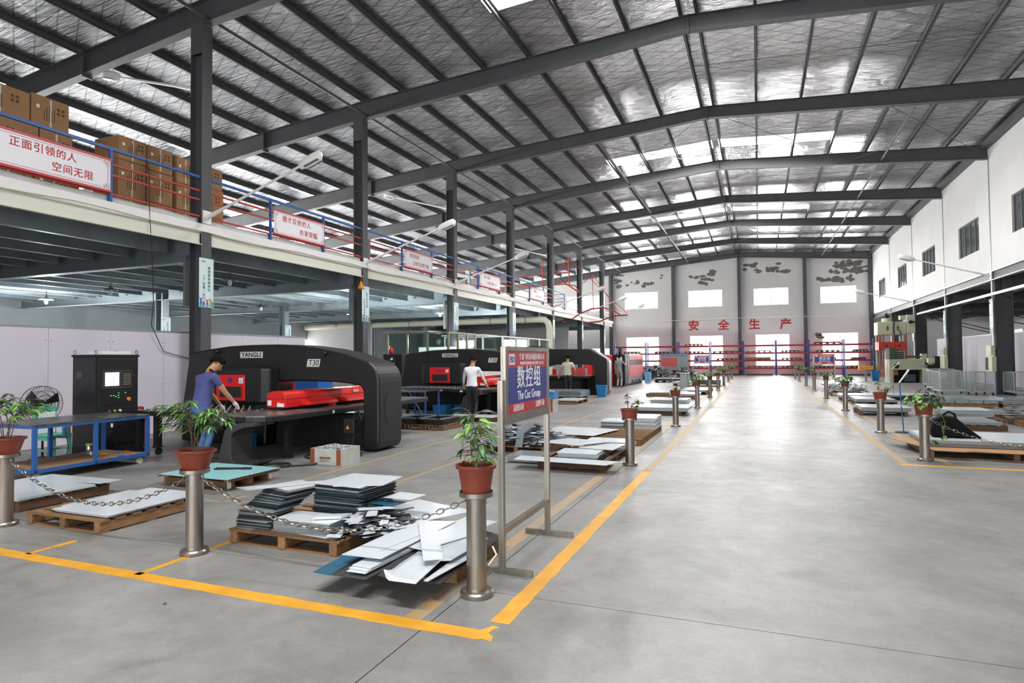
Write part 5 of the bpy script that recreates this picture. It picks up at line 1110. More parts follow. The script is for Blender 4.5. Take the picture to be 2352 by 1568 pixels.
sw = thing('switch_unit', 'small grey and blue pendant switch hanging at the chair edge', 'switch', (-10.72, 6.85, .45)); block('case', M_GALV, sw, -.03, .03, -.05, .05, 0, .16); block('blue_side', M_BLUEP, sw, -.031, .031, -.052, -.03, .02, .15); MB().tube([(0, 0, 0), (.02, .02, -.2), (-.02, .0, -.4), (-.3, .05, -.445)], .006, 5).build('cord', M_RUB, sw)
# fan
t = thing('pedestal_fan', 'large black pedestal fan behind the turquoise chair', 'fan', (-11.5, 6.95, 0))
MB().lathe([(.2, 0), (.2, .02), (.12, .04), (.03, .05)], 20).build('base', M_BLACKM, t, smooth=True); MB().cyl((0, 0, .05), (0, 0, .92), .018, n=8).build('pole', M_BLACKM, t)
MB().cyl((-.22, 0, .95), (-.05, 0, .95), .075, n=14).build('motor', M_BLACKM, t, smooth=True)
gr = bpy.data.objects.new('grille', None)
mb = MB(); RF = .31
for x, r in ((.03, RF), (-.1, RF), (.055, RF*.75), (.07, RF*.5), (.08, RF*.28), (-.12, RF*.7)): mb.tube([(x, r*math.cos(2*PI*i/28), .95+r*math.sin(2*PI*i/28)) for i in range(28)], .005, 4, close=True)
for k in range(44):
    a = 2*PI*k/44; mb.tube([(.085, .03*math.cos(a), .95+.03*math.sin(a)), (.07, RF*.5*math.cos(a), .95+RF*.5*math.sin(a)), (.03, RF*math.cos(a), .95+RF*math.sin(a)), (-.1, RF*math.cos(a), .95+RF*math.sin(a)), (-.13, RF*.4*math.cos(a), .95+RF*.4*math.sin(a))], .0022, 3)
mb.build('grille_wire', M_BLACKM, t, kind='stuff')
for k in range(3):
    a = k*2*PI/3+.3; c, s = math.cos(a), math.sin(a)
    MB().add([(.0, .03*c-.03*s, .95+.03*s+.03*c), (.02, .28*c-.12*s, .95+.28*s+.12*c), (-.02, .28*c+.06*s, .95+.28*s-.06*c), (-.02, .04*c+.02*s, .95+.04*s-.02*c)], [(0, 1, 2, 3)]).build('blade', mat('fan_blade', '#2a2f33', .5), t)
MB().cyl((-.05, 0, .95), (.03, 0, .95), .05, n=12).build('hub', mat('fan_hub', '#2d4a5c', .4), t)
# chip box
def chip_box(name, label, x0, x1, y0, y1, h, fill, seed):
    t = thing(name, label, 'box', ((x0+x1)/2, (y0+y1)/2, 0)); w, d = (x1-x0)/2, (y1-y0)/2
    gp = mat('chipped_grey_paint', '#b7bbb5', .6, .1, .12, 6)
    MB().box(-w, w, -d, -d+.02, 0, h).build('front_side', gp, t); MB().box(-w, w, d-.02, d, 0, h).build('back_side', gp, t); MB().box(-w, -w+.02, -d+.02, d-.02, 0, h).build('left_side', gp, t); MB().box(w-.02, w, -d+.02, d-.02, 0, h).build('right_side', gp, t); MB().box(-w+.02, w-.02, -d+.02, d-.02, 0, .03).build('bottom', gp, t)
    for x in (-w, w-.08): block('corner_band', M_RUST, t, x-.003, x+.08, -d-.004, -d, 0, h)
    MB().tube([(-.09, -d-.005, h*.45), (-.08, -d-.035, h*.45), (.08, -d-.035, h*.45), (.09, -d-.005, h*.45)], .014, 6).build('handle', M_RUST, t)
    if fill:
        rr = random.Random(seed); MB().add([(-w+.02, -d+.02, h*.85), (w-.02, -d+.02, h*.85), (w-.02, d-.02, h*.85), (-w+.02, d-.02, h*.85), (0, 0, h+.05)], [(0, 1, 4), (1, 2, 4), (2, 3, 4), (3, 0, 4)]).build('chip_core', M_SHEETG, t)
        for m_ in (M_SHEET, M_SHEET, M_SHEETG):
            mb = MB()
            for i in range(330):
                u, v = rr.uniform(-1, 1), rr.uniform(-1, 1); z = h*.88+.075*(1-max(abs(u), abs(v)))+rr.uniform(0, .012)
                q = MB().box(-.013, .013, -.007, .007, 0, .002); q.xf(Matrix.Translation((u*(w-.035), v*(d-.035), z)) @ Matrix.Rotation(rr.uniform(0, 6), 4, 'Z') @ Matrix.Rotation(rr.uniform(-.7, .7), 4, 'X')); mb.add(q.v, q.f)
            mb.build('metal_chip', m_, t, kind='stuff')
    return t
chip_box('chip_box', 'grey metal box full of silvery punching chips before the nearest press', -6.77, -6.18, 8.14, 8.65, .25, True, 3)
chip_box('steel_box', 'grey box with a brown band below the blue crate', -6.5, -5.95, 18.3, 18.85, .42, False, 4)
def crate(label, x, y, z, w, d, h, m=M_BLUEP, name='plastic_crate', taper=.0, ribs=4):
    t = thing(name, label, 'crate' if name == 'plastic_crate' else 'bin', (x, y, z))
    a = taper
    v = [(-w/2+a, -d/2+a, 0), (w/2-a, -d/2+a, 0), (w/2-a, d/2-a, 0), (-w/2+a, d/2-a, 0), (-w/2, -d/2, h), (w/2, -d/2, h), (w/2, d/2, h), (-w/2, d/2, h)]
    MB().add(v, [(0, 3, 2, 1), (0, 1, 5, 4), (1, 2, 6, 5), (2, 3, 7, 6), (3, 0, 4, 7)]).build('shell', m, t)
    for q in ((-w/2-.012, w/2+.012, -d/2-.012, -d/2+.008), (-w/2-.012, w/2+.012, d/2-.008, d/2+.012), (-w/2-.012, -w/2+.008, -d/2, d/2), (w/2-.008, w/2+.012, -d/2, d/2)): block('rim', m, t, *q, h-.04, h)
    for k in range(ribs): xx = -w/2+a+.02+(w-2*a-.04)*k/(ribs-1); block('rib', m, t, xx-.008, xx+.008, -d/2-.008, -d/2+.006 if not a else -d/2+a, .03, h-.04)
    return t
crate('blue plastic crate of offcuts on the grey box right of the sign', -6.22, 18.57, .421, .58, .5, .2)
scrap('shiny offcuts heaped in the blue crate right of the sign', -6.48, -5.96, 18.37, 18.78, .56, .70, 90, [M_SHEET, M_SHEETG], .05, .2, .02, .05, 71, 'offcut_fill', .5)
crate('blue waste bin beside the third press', -6.24, 26.0, 0, .44, .4, .5, name='waste_bin', taper=.06, ribs=2)
crate('blue crate on the floor under the second press table, left', -9.1, 17.0, 0, .45, .4, .26); crate('blue crate on the floor under the second press table, right', -8.6, 17.35, 0, .4, .35, .25)
crate('blue crate under the nearest press table', -9.2, 9.15, 0, .34, .3, .26); crate('light blue bin on the floor at the cutting machine end', -6.85, 41.4, 0, .4, .4, .7, mat('pale_blue_plastic', '#7db4d6', .4), 'waste_bin', .03, 2)
crate('blue bucket beside the hydraulic press', 7.1, 46.8, 0, .5, .5, .65, name='waste_bin', taper=.06, ribs=2)
# blue trolley behind the nearest press
t = thing('trolley_table', 'blue tubular trolley table between the first and second press', 'trolley', (-8.6, 14.9, 0))
block('table_top', M_SHEETD, t, -1.3, .35, -.4, .4, .80, .825); block('edge', M_SHEETG, t, -1.3, .355, -.405, -.4, .785, .825)
for x in (-.45, .3):
    for y in (-.37, .37): block('leg', M_BLUE, t, x-.02, x+.02, y-.02, y+.02, .1, .8)
MB().tube([(-.2, -.37, .78), (.28, -.37, .12)], .018, 6).build('brace', M_BLUE, t); block('bottom_rail', M_BLUE, t, -.45, .3, -.39, -.35, .1, .14); block('bottom_rail', M_BLUE, t, -.45, .3, .35, .39, .1, .14)
for x in (-.45, .3):
    for y in (-.37, .37): MB().cyl((x-.02, y, .05), (x+.02, y, .05), .05, n=12).build('wheel', mat('cream_wheel', '#c9c6ac', .5), t)
# hoses on the floor
for k, (cx_, cy_, r_) in enumerate(((-7.1, 7.75, .22), (-6.9, 8.9, .5))):
    pts = [(cx_+r_*(1-.002*i)*math.cos(i*.42), cy_+r_*.9*math.sin(i*.42), .013+.0004*i) for i in range(38)]
    if k == 0: pts += [(-6.85, 7.75, .02), (-6.6, 8.0, .015), (-6.9, 8.9, .015), (-7.4, 9.2, .015)]
    tag(MB().tube(pts, .012, 6).build('cable_coil', M_RUB, smooth=True), 'black cable coil on the floor %s the nearest press' % ('in front of' if k == 0 else 'under'), 'cable')
# ================================================================ sign stand
def sign_stand(label, loc, rz, sc, words, en, near):
    t = thing('sign_stand', label, 'sign', loc, rz); inox = M_INOX
    L = 1.12
    for y in (0, L):
        block('post', inox, t, -.022, .022, y-.022, y+.022, .045, 1.505); block('foot', inox, t, -.22, .25, y-.022, y+.022, 0, .045)
    block('lower_rail', inox, t, -.02, .02, .022, L-.022, .30, .345); block('lower_rail', inox, t, -.022, .022, .022, L-.022, 1.15, 1.195)
    y0, y1, z0, z1 = .06, L-.03, 1.195, 1.76
    block('board', M_SIGNB, t, .0, .02, y0, y1, z0, z1)
    for a, b, c, d in ((y0-.035, y0+.02, z0, z1+.01), (y1-.01, y1+.03, z0, z1+.01), (y0, y1, z1-.02, z1+.015), (y0, y1, z0-.01, z0+.03)): block('frame', inox, t, -.012, .03, a, b, c, d)
    zt, zb = z1-.16, z0+.11; x = .0205
    block('red_header', M_SIGNR, t, .02, x+.0005, y0+.02, y1-.01, zt, z1-.02); block('red_footer', M_SIGNR, t, .02, x+.0005, y0+.02, y1-.01, z0+.03, zb)
    x += .0008; ym = (y0+y1)/2
    lg = block('logo_tile', M_SIGNW, t, x-.0003, x+.0006, y0+.06, y0+.19, zt+.025, z1-.045)
    text('FSD', .062, M_SIGNB, t, (x+.001, y0+.125, zt+.065), FACE_X, shear=.15, bold=.015); block('logo_bar', M_SIGNR, t, x+.0006, x+.001, y0+.075, y0+.115, zt+.085, zt+.092)
    text('宁波飞时达电器有限公司', .058, M_TXTW, t, (x, ym+.10, zt+.088), FACE_X, bold=.004, spacing=1.05)
    text('NINGBO FEISHIDA ELECTRIC CO.,LTD', .036, M_TXTW, t, (x, ym+.10, zt+.035), FACE_X)
    text(words, .2, M_TXTW, t, (x, ym+.02, zb+.20), FACE_X, sx=.95, bold=.006, spacing=1.15)
    text(en, .105, M_TXTW, t, (x, ym+.02, zb+.06), FACE_X, sx=.85, bold=.006)
    text('迅速反应', .062, M_TXTW, t, (x, y0+.27, z0+.07), FACE_X, bold=.006); text('立即行动', .062, M_TXTW, t, (x, y1-.22, z0+.07), FACE_X, bold=.006)
    return t
sign_stand('stainless sign stand with a red and blue board in front', (-1.89, 4.5, 0), 0, 1, '数控组', 'The Cnc Group', True)
sign_stand('small far sign stand with blue board on the left before the racks', (-4.7, 50.2, 0), -PI/2, 1, '数控组', 'The Cnc Group', False)
sign_stand('far sign stand with blue board on the right side before the racks', (2.95, 40.2, 0), -PI/2, 1, '液压组', 'Hydraulic group', False)
# far grey notice board
t = thing('notice_board', 'large faded grey and red notice board before the racks', 'board', (-6.85, 47.3, 0))
block('board', mat('faded_grey_print', '#7d8284', .5), t, 0, 1.98, 0, .04, .7, 1.9); block('blue_header', mat('faded_blue_print', '#4a7a94', .5), t, 0, 1.98, -.004, 0, 1.72, 1.86); block('red_field', mat('faded_red_print', '#b0484a', .5), t, .08, 1.2, -.004, 0, .95, 1.6); block('green_spot', mat('faded_green_print', '#5c9a72', .5), t, 1.24, 1.4, -.004, 0, 1.1, 1.28)
for x in (.3, 1.6): block('post', M_INOX, t, x, x+.05, .04, .09, 0, .75)
# blue pole stand with angled top
t = thing('pole_stand', 'thin blue pole with a slanted white plate on a round base', 'stand', (2.89, 15.65, 0))
MB().lathe([(.17, 0), (.17, .012), (.03, .02)], 24).build('base', M_BLACKM, t, smooth=True); MB().cyl((0, 0, .02), (-.06, 0, 1.09), .012, n=8).build('pole', M_BLUE, t); MB().prism([(-.08, 1.07), (-.05, 1.08), (.14, 1.36), (.11, 1.37)], 'y', -.02, .02).build('top_plate', M_WHITE, t)
t = thing('pole_stand', 'thin post with slanted white top near the hydraulic press', 'stand', (5.3, 30.5, 0)); MB().lathe([(.17, 0), (.17, .012), (.03, .02)], 20).build('base', M_BLACKM, t, smooth=True); MB().cyl((0, 0, .02), (-.02, 0, 1.1), .012, n=8).build('pole', M_INOX, t); MB().prism([(-.08, 1.07), (-.05, 1.08), (.26, 1.36), (.23, 1.38)], 'y', -.02, .02).build('top_plate', M_WHITE, t)
# orange tray stand
t = thing('tray_stand', 'orange tray on a grey post near the hydraulic press', 'stand', (6.35, 45.3, 0)); block('post', M_GREYM, t, -.06, .06, -.06, .06, 0, .75); block('base', M_GREYM, t, -.25, .25, -.2, .2, 0, .03); block('tray', M_ORANGE, t, -.4, .4, -.25, .25, .75, 1.0)
# black bag
t = thing('carry_bag', 'black soft carry bag with handle lying on grey sheets at right', 'bag', (3.02, 12.72, .262), rz=-.08)
bagm = mat('black_nylon', '#0b0b0c', .8, 0, .2, 14, .3, 60, spec=.2)
pr_ = [(-.27, 0), (.27, 0), (.27, .08), (.2, .24), (.08, .35), (-.1, .37), (-.23, .31), (-.28, .12)]
MB().prism(pr_, 'y', -.12, .14).build('bag_body', bagm, t, bevel=.04, smooth=False); MB().prism([(-.24, .02), (.2, .02), (.16, .16), (-.2, .2)], 'y', -.15, -.1).build('bag_pocket', bagm, t, bevel=.02)
MB().tube([(-.1, 0, .29), (-.08, 0, .38), (.0, 0, .435), (.08, .0, .40), (.12, 0, .27)], .018, 7).build('handle', bagm, t, smooth=True); MB().tube([(-.25, .02, .2), (-.2, -.05, .3), (-.08, -.06, .33)], .014, 6).build('shoulder_strap', bagm, t, smooth=True); MB().prism([(.2, .0), (.43, .0), (.44, .02), (.22, .2)], 'y', -.09, .02).build('loose_flap', bagm, t)
# ================================================================ wire carts
def wire_cart(label, x0, y0, w=1.05, d=1.15, h=.95):
    t = thing('wire_cart', label, 'cart', (x0, y0, 0), group='galvanised wire mesh carts'); mb = MB(); z0 = .2
    r = .0045
    for s in range(4):
        A, B = [((0, 0), (w, 0)), ((w, 0), (w, d)), ((w, d), (0, d)), ((0, d), (0, 0))][s]
        n = 16
        for i in range(n+1): x, y = A[0]+(B[0]-A[0])*i/n, A[1]+(B[1]-A[1])*i/n; mb.cyl((x, y, z0), (x, y, h), r, n=4, cap=False)
        for j in range(13): z = z0+(h-z0)*j/12; mb.cyl((*A, z), (*B, z), r, n=4, cap=False)
    for i in range(17): x = w*i/16; mb.cyl((x, 0, z0), (x, d, z0), r, n=4, cap=False)
    mb.build('wire_mesh', M_GALV, t, kind='stuff')
    for x in (0, w):
        for y in (0, d): block('corner_post', M_GALV, t, x-.02, x+.02, y-.02, y+.02, .14, h+.02)
    for y in (0, d): block('base_rail', M_GALV, t, 0, w, y-.025, y+.025, .14, .2); block('top_rail', M_GALV, t, 0, w, y-.012, y+.012, h-.01, h+.015)
    for x in (0, w): block('base_rail', M_GALV, t, x-.025, x+.025, 0, d, .14, .2); block('top_rail', M_GALV, t, x-.012, x+.012, 0, d, h-.01, h+.015)
    for x in (.06, w-.06):
        for y in (.06, d-.06): c = block('caster_fork', M_GALV, t, x-.03, x+.03, y-.03, y+.03, .1, .14); MB().cyl((x-.02, y, .065), (x+.02, y, .065), .065, n=14).build('wheel', M_RUB, t)
    return t
wire_cart('wire mesh cart nearest the hydraulic press', 8.0, 37.0); wire_cart('wire mesh cart at the left front of the row', 7.08, 30.9); wire_cart('wire mesh cart behind the left front one', 7.4, 33.5); wire_cart('wire mesh cart in the middle of the row', 8.2, 30.6, .68); wire_cart('wire mesh cart at the right end of the row', 9.38, 30.2, 1.1)
# ================================================================ storage racks on the gable
UPX = [-12.8, -9.85, -6.95, -4.1, -1.3, 1.4, 3.97, 6.65, 8.85]; LV = [.61, 1.29, 1.95, 2.61]
YR0, YR1 = 58.6, 59.7
for i in range(8):
    t = thing('storage_rack', 'blue and red pallet rack bay on the far wall, %s from left' % ORD[i], 'rack', (0, 0, 0), group='pallet rack bays on the far wall')
    xa, xb = UPX[i], UPX[i+1]
    for x in ((xa+.04, xb-.04)):
        for y in (YR0, YR1): block('upright', M_BLUER, t, x-.03, x+.03, y-.04, y+.04, 0, 3.05)
        for k in range(5): MB().tube([(x, YR0, .3+k*.55), (x, YR1, .3+k*.55+.4*(1 if k % 2 else -1)+.2)], .018, 4).build('lattice', M_BLUER, t)
    for z in LV:
        for y in (YR0, YR1): block('beam', M_REDR, t, xa+.1, xb-.1, y-.03, y+.03, z-.07, z+.07)
lvn = ['lowest', 'second', 'third', 'top']
rr = random.Random(31)
LOAD = {(0, 1): 1, (0, 2): 1, (1, 2): 1, (2, 3): 1, (2, 2): 1, (3, 2): 1, (3, 1): 1, (2, 0): 1, (3, 0): 1, (4, 2): 1, (4, 1): 2, (4, 0): 1, (5, 1): 1, (5, 2): 1, (5, 0): 1, (6, 3): 1, (6, 2): 1, (7, 2): 1, (7, 1): 1, (7, 0): 1, (6, 1): 1, (6, 0): 1}
for (b, l), kd in LOAD.items():
    xa, xb = UPX[b]+.25, UPX[b+1]-.25; z = LV[l]+.071; nm = '%s shelf of the %s rack bay' % (lvn[l], ORD[b])
    if kd == 2:
        tag(MB().box(xa-.1, xb-.2, YR0-.15, YR1, z, z+.22).build('wrapped_parcel', M_CARD, bevel=.04), 'long brown wrapped parcel on the %s' % nm, 'parcel'); continue
    t = thing('rack_pallet', 'thin pallet load on the %s' % nm, 'pallet', ((xa+xb)/2, (YR0+YR1)/2, z), group='pallet loads on the racks'); w = (xb-xa)/2*rr.uniform(.6, .98); dx = rr.uniform(-.15, .15)
    for k in range(5): x = dx-w+.08+(2*w-.16)*k/4; block('pallet_block', M_WOODD, t, x-.06, x+.06, -.5, .5, 0, .09)
    block('deck_board', M_WOOD, t, dx-w, dx+w, -.52, .52, .09, .11); block('sheet', rr.choice([M_SHEETG, M_WOODD, M_SHEETD, M_CARD]), t, dx-w*.95, dx+w*.9, -.55, .5, .11, .11+rr.uniform(.02, .07))
for b in (1, 3, 4, 5, 7): tag(MB().box(UPX[b]+.3, UPX[b+1]-.3, YR0, YR1, 0, .12).build('floor_board_pile', M_WOODD), 'flat board pile on the floor below the %s rack bay' % ORD[b], 'boards')
tag(MB().tube([(-7.4, 40.9, .6), (-7.2, 41.6, .55)], .45, 14).build('cable_drum', mat('brown_paper', '#a8854a', .8)), 'brown paper roll behind the cutting machine', 'roll') if False else None
t = thing('bench_machine', 'small black and cream bench machine on a grey pedestal left of the carts', 'machine', (8.75, 39.6, 0))
block('pedestal', M_GALV, t, -.2, .2, -.2, .2, 0, .95); block('motor', M_BLACKM, t, .05, .75, -.25, .2, 1.15, 1.6); block('head', M_PRESS, t, -.25, .05, -.2, .2, 1.25, 1.5); block('base', M_BLACKM, t, -.3, .6, -.22, .22, .95, 1.15); MB().tube([(.75, 0, 1.4), (1.0, 0, 1.1), (1.25, 0, .95)], .012, 5).build('cable', M_RUB, t)
# ================================================================ bollards, chains, potted plants
def make_bollard():
    t = thing('steel_bollard', '', 'bollard', group='stainless bollards lining the work zones')
    MB().lathe([(.115, 0), (.118, .006), (.118, .03), (.108, .042), (.085, .046), (.073, .046)], 28).build('base_flange', M_INOX, t, smooth=True)
    MB().cyl((0, 0, .04), (0, 0, .705), .072, n=28).build('pipe', M_INOX, t, smooth=True)
    MB().lathe([(.0725, .695), (.118, .70), (.122, .705), (.122, .735), (.116, .735), (.116, .712), (.0, .711)], 28, cap1=False).build('top_tray', M_INOX, t, smooth=True)
    for s in (-1, 1): MB().tube([(s*.072+s*.012*math.cos(a), 0, .665+.02*math.sin(a)) for a in [k*PI/4 for k in range(8)]], .004, 5, close=True).build('chain_ring', M_INOX, t)
    return t
LB = [4.03, 9.67, 15.38, 21.05, 26.7, 32.1, 37.6, 43.1, 48.5]; RB = [11.63, 15.46, 21.36, 27.16, 32.8, 38.2, 44.7, 49.2]
BOL = [(-7.25, 4.03, 'leftmost rusty stainless bollard at the front yellow line'), (-4.605, 4.03, 'second stainless bollard from left at the front yellow line')]
BOL += [(-1.89, y, 'stainless bollard on the left aisle edge, %s' % ('nearest to the camera' if k == 0 else ORD[k]+' from the camera')) for k, y in enumerate(LB)]
BOL += [(2.43, y, 'stainless bollard on the right aisle edge, %s from the camera' % ORD[k]) for k, y in enumerate(RB)]
BOL += [(5.16, 51.8, 'far stainless bollard right of the blue sign stand'), (-7.66, 50.0, 'far stainless bollard left of the grey notice board'), (-5.28, 50.4, 'far stainless bollard left of the far sign stand')]
b0 = make_bollard()
for k, (x, y, lb) in enumerate(BOL):
    o = b0 if k == 0 else copy_tree(b0); o.location = (x, y, 0); o['label'] = lb; o.rotation_euler = (0, 0, 0 if y < 5 else (k*1.3 if x < 0 else 0))
for ch in b0.children:
    if ch.name.startswith('pipe'):
        ch.data = ch.data.copy(); ch.data.materials[0] = M_INOXR
# chains
lk = MB().tube([(.037*math.cos(a), .017*math.sin(a), 0) for a in [k*PI/5 for k in range(10)]], .0052, 5, close=True).mesh('chain_link', M_INOX, True)
def chain(label, p0, p1, sag, n):
    t = thing('chain', label, 'chain', p0, group='steel chains between bollards'); a, b = Vector(p0), Vector(p1)
    for i in range(n):
        q = (i+.5)/n; d = b-a
        def pt(u): v = a+d*u; return v-Vector((0, 0, sag*4*u*(1-u)))
        p = pt(q); tn = (pt(min(1, q+.01))-pt(max(0, q-.01))).normalized()
        o = inst('chain_link', lk, t, p-a); o.rotation_mode = 'QUATERNION'
        X = tn; Z = Vector((0, -1, 0)) if i % 2 else Vector((0, 0, 1)); Y = Z.cross(X).normalized(); Z = X.cross(Y)
        o.rotation_quaternion = Matrix((X, Y, Z)).transposed().to_quaternion()
chain('chain hanging between the leftmost and second front bollards', (-7.16, 4.03, .66), (-4.69, 4.03, .66), .33, 42)
chain('chain hanging between the second front bollard and the nearest one', (-4.52, 4.03, .66), (-1.975, 4.03, .66), .32, 43)
chain('chain running from the nearest right bollard over the black bag', (2.52, 11.63, .64), (5.1, 11.63, .62), .36, 43)

def leaf_mesh(name, L, W, m, droop=.25, fold=.25, rows=5, tip=1.0, base=.35):
    v, f = [], []
    for i in range(rows+1):
        q = i/rows; w = W/2*math.sin(PI*(base*.5+(1-base*.5)*q)**tip) if i < rows else .0005
        if i == 0: w = W*.06
        z = -droop*L*q*q; y = L*q*(1-.12*droop*q)
        v += [(-w, y, z+fold*w), (0, y, z), (w, y, z+fold*w)]
    for i in range(rows): a = i*3; f += [(a, a+1, a+4, a+3), (a+1, a+2, a+5, a+4)]
    return MB().add(v, f).mesh(name, m, True)
ms = (M_LEAF, M_LEAFL, M_LEAFD)
LEAF = {'long': [leaf_mesh('leaf_long', .12, .038, m, .35) for m in ms], 'slim': [leaf_mesh('leaf_slim', .10, .017, m, .3) for m in ms], 'oval': [leaf_mesh('leaf_oval', .075, .042, m, .2) for m in ms],
        'heart': [leaf_mesh('leaf_heart', .09, .07, m, .35, .2, base=.7) for m in ms], 'blade': [leaf_mesh('leaf_blade', .3, .014, m, .75, .3, 7, base=.8) for m in ms]}
def orient(p, az, el, roll=0, s=1.):
    return Matrix.Translation(p) @ Matrix.Rotation(az, 4, 'Z') @ Matrix.Rotation(el, 4, 'X') @ Matrix.Rotation(roll, 4, 'Y') @ Matrix.Scale(s, 4)
def grow(kind, rr, near):
    # returns leaf placements (shape, tone, matrix) and stems (points, radius); z=0 at the soil
    LV_, ST = [], []
    tone = lambda t: 1 if rr.random() < .18+.35*t else (0 if rr.random() < .5 else 2)
    if kind == 'tree':
        main = [Vector((0, 0, 0)), Vector((.015, .0, .14)), Vector((-.005, .01, .27)), Vector((-.03, .0, .38))]; ST.append((main, [.006, .005, .004, .003])); ST.append(([Vector((-.03, .02, 0)), Vector((-.045, .02, .1)), Vector((-.06, .03, .2))], [.005, .004, .003]))
        for k in range(92 if near else 60):
            q = rr.uniform(.12, 1); j = min(2, int(q*3)); p = main[j].lerp(main[j+1], q*3-j) if q < 1 else main[3]; az = k*2.4+rr.uniform(-.3, .3); r = rr.uniform(.01, .13)*(1.15-.6*q)
            b = p+Vector((-math.sin(az)*r, math.cos(az)*r, rr.uniform(-.02, .05)))
            if r > .05: ST.append(([p, (p+b)/2+Vector((0, 0, .01)), b], .0022))
            LV_.append(('long', tone(q), orient(b, az+rr.uniform(-.6, .6), rr.uniform(-.75, .35), rr.uniform(-.5, .5), rr.uniform(.65, 1.05))))
    elif kind == 'feather':
        for s in range(6):
            az = s*1.05+rr.uniform(-.2, .2); b = Vector((rr.uniform(-.04, .04), rr.uniform(-.03, .03), 0)); top = b+Vector((-math.sin(az)*.05, math.cos(az)*.04, rr.uniform(.16, .3))); ST.append(([b, b.lerp(top, .5)+Vector((.01, 0, 0)), top], .0045))
            for fr_ in range(5):
                a2 = az+rr.uniform(-1.1, 1.1); ln_ = rr.uniform(.16, .31); pts = [top+Vector((-math.sin(a2)*ln_*u, math.cos(a2)*ln_*u, .2*u-.14*u*u+fr_*.025)) for u in (0, .35, .7, 1)]; ST.append((pts, .002))
                for i in range(9):
                    u = .15+.85*i/8; j = min(2, int(u*3)); p = pts[j].lerp(pts[j+1], u*3-j)
                    for sd in (-1, 1): LV_.append(('slim', tone(u*.8), orient(p, a2+sd*rr.uniform(.5, .95), rr.uniform(-.5, .15), rr.uniform(-.4, .4), rr.uniform(.75, 1.1))))
    elif kind == 'pothos':
        for k in range(120 if near else 100):
            az = rr.uniform(0, 2*PI); r = .23*math.sqrt(rr.random()); z = rr.uniform(.0, .27)*(1-r*2.0)+.02; b = Vector((math.cos(az)*r*1.1, math.sin(az)*r, z)); ST.append(([Vector((b.x*.2, b.y*.2, 0)), Vector((b.x*.7, b.y*.7, z*.8)), b], .0022)) if k % 2 == 0 else None
            LV_.append(('heart', tone(.4), orient(b, az-PI/2+rr.uniform(-.7, .7), rr.uniform(-.8, .4), rr.uniform(-.4, .4), rr.uniform(.7, 1.25))))
    elif kind == 'spider':
        for k in range(46):
            az = rr.uniform(0, 2*PI); LV_.append(('blade', tone(.6), orient(Vector((0, 0, .0)), az, rr.uniform(.55, 1.25), 0, rr.uniform(.6, 1.1))))
    else:   # rubber: few round leaves on branching stems
        for (x, y, h) in ((-.03, 0, .26), (.04, .02, .14), (.1, 0, .12)):
            top = Vector((x+(.1 if x > 0 else -.01), y, h)); ST.append(([Vector((x*.5, y, 0)), Vector((x, y, h*.5)), top], .005))
            for k in range(15):
                u = rr.uniform(.25, 1); p = Vector((x*.5, y, 0)).lerp(top, u); az = k*2.2
                LV_.append(('oval', tone(.35), orient(p, az, rr.uniform(-.3, .5), rr.uniform(-.4, .4), rr.uniform(.75, 1.2))))
    return LV_, ST
def potted(label, loc, kind, pot, near, seed, rz=0):
    rr = random.Random(seed); t = thing('potted_plant', label, 'plant', loc, rz, group='potted plants on the bollards')
    if pot == 'round': prof = [(.095, 0), (.1, .004), (.128, .185), (.143, .187), (.147, .195), (.147, .212), (.14, .215), (.132, .212), (.125, .19)]; sx = sy = 1; zs = .19
    elif pot == 'wide': prof = [(.1, 0), (.104, .004), (.155, .165), (.172, .168), (.176, .175), (.176, .19), (.168, .192), (.16, .19), (.152, .168)]; sx, sy = 1.1, .88; zs = .168
    else: prof = [(.09, 0), (.097, .004), (.118, .145), (.128, .147), (.13, .152), (.13, .165), (.124, .167), (.118, .165), (.112, .146)]; sx, sy = 1.12, .9; zs = .147
    n = 30 if near else 18
    MB().lathe(prof, n, sx=sx, sy=sy, cap1=False).build('pot', M_POT, t, smooth=True); r_ = prof[-1][0]
    MB().lathe([(r_, zs-.012), (r_*.6, zs), (.001, zs+.006)], n, sx=sx, sy=sy, cap1=False).build('soil', M_SOIL, t, smooth=True)
    LV_, ST = grow(kind, rr, near); off = Vector((0, 0, zs-.003))
    mb = MB()
    for pts, r in ST: mb.tube([p+off for p in pts], r, 5)
    if near and kind in ('tree', 'pothos', 'rubber'):
        for pts, r in ST: MB().tube([p+off for p in pts], r, 5).build('stem', M_STEM, t)
    elif mb.v: mb.build('stem', M_STEM if kind != 'pothos' else M_LEAFL, t, kind='stuff')
    sc = {'feather': 1.0}.get(kind, 1.0)
    if near:
        for sh, tn, mx in LV_:
            o = inst('leaf', LEAF[sh][tn], t, (0, 0, 0)); o.matrix_local = Matrix.Translation(off) @ mx
    else:
        for tn in range(3):
            mb = MB()
            for sh, q, mx in LV_:
                if q == tn:
                    me = LEAF[sh][tn]; M_ = Matrix.Translation(off) @ mx; mb.add([M_ @ v.co for v in me.vertices], [tuple(p.vertices) for p in me.polygons])
            if mb.v: mb.build('foliage', ms[tn], t, smooth=True, kind='stuff')
    return t
PZ = .7125
potted('dark feathery plant with bright tips in the leftmost red pot', (-7.25, 4.03, PZ), 'feather', 'wide', True, 1, .3)
potted('feathery grey green plant in the wide red pot on the second front bollard', (-4.605, 4.03, PZ), 'feather', 'wide', True, 2)
potted('young upright tree with glossy leaves in the nearest round red pot', (-1.89, 4.03, PZ), 'tree', 'round', True, 3)
kinds = [None, ('rubber', 'round leaved plant'), ('spider', 'spider plant with arching blades'), ('pothos', 'bushy pothos'), ('pothos', 'bushy pothos'), ('tree', 'bushy little plant'), ('pothos', 'bushy pothos'), ('tree', 'small thin plant'), ('pothos', 'trailing pothos')]
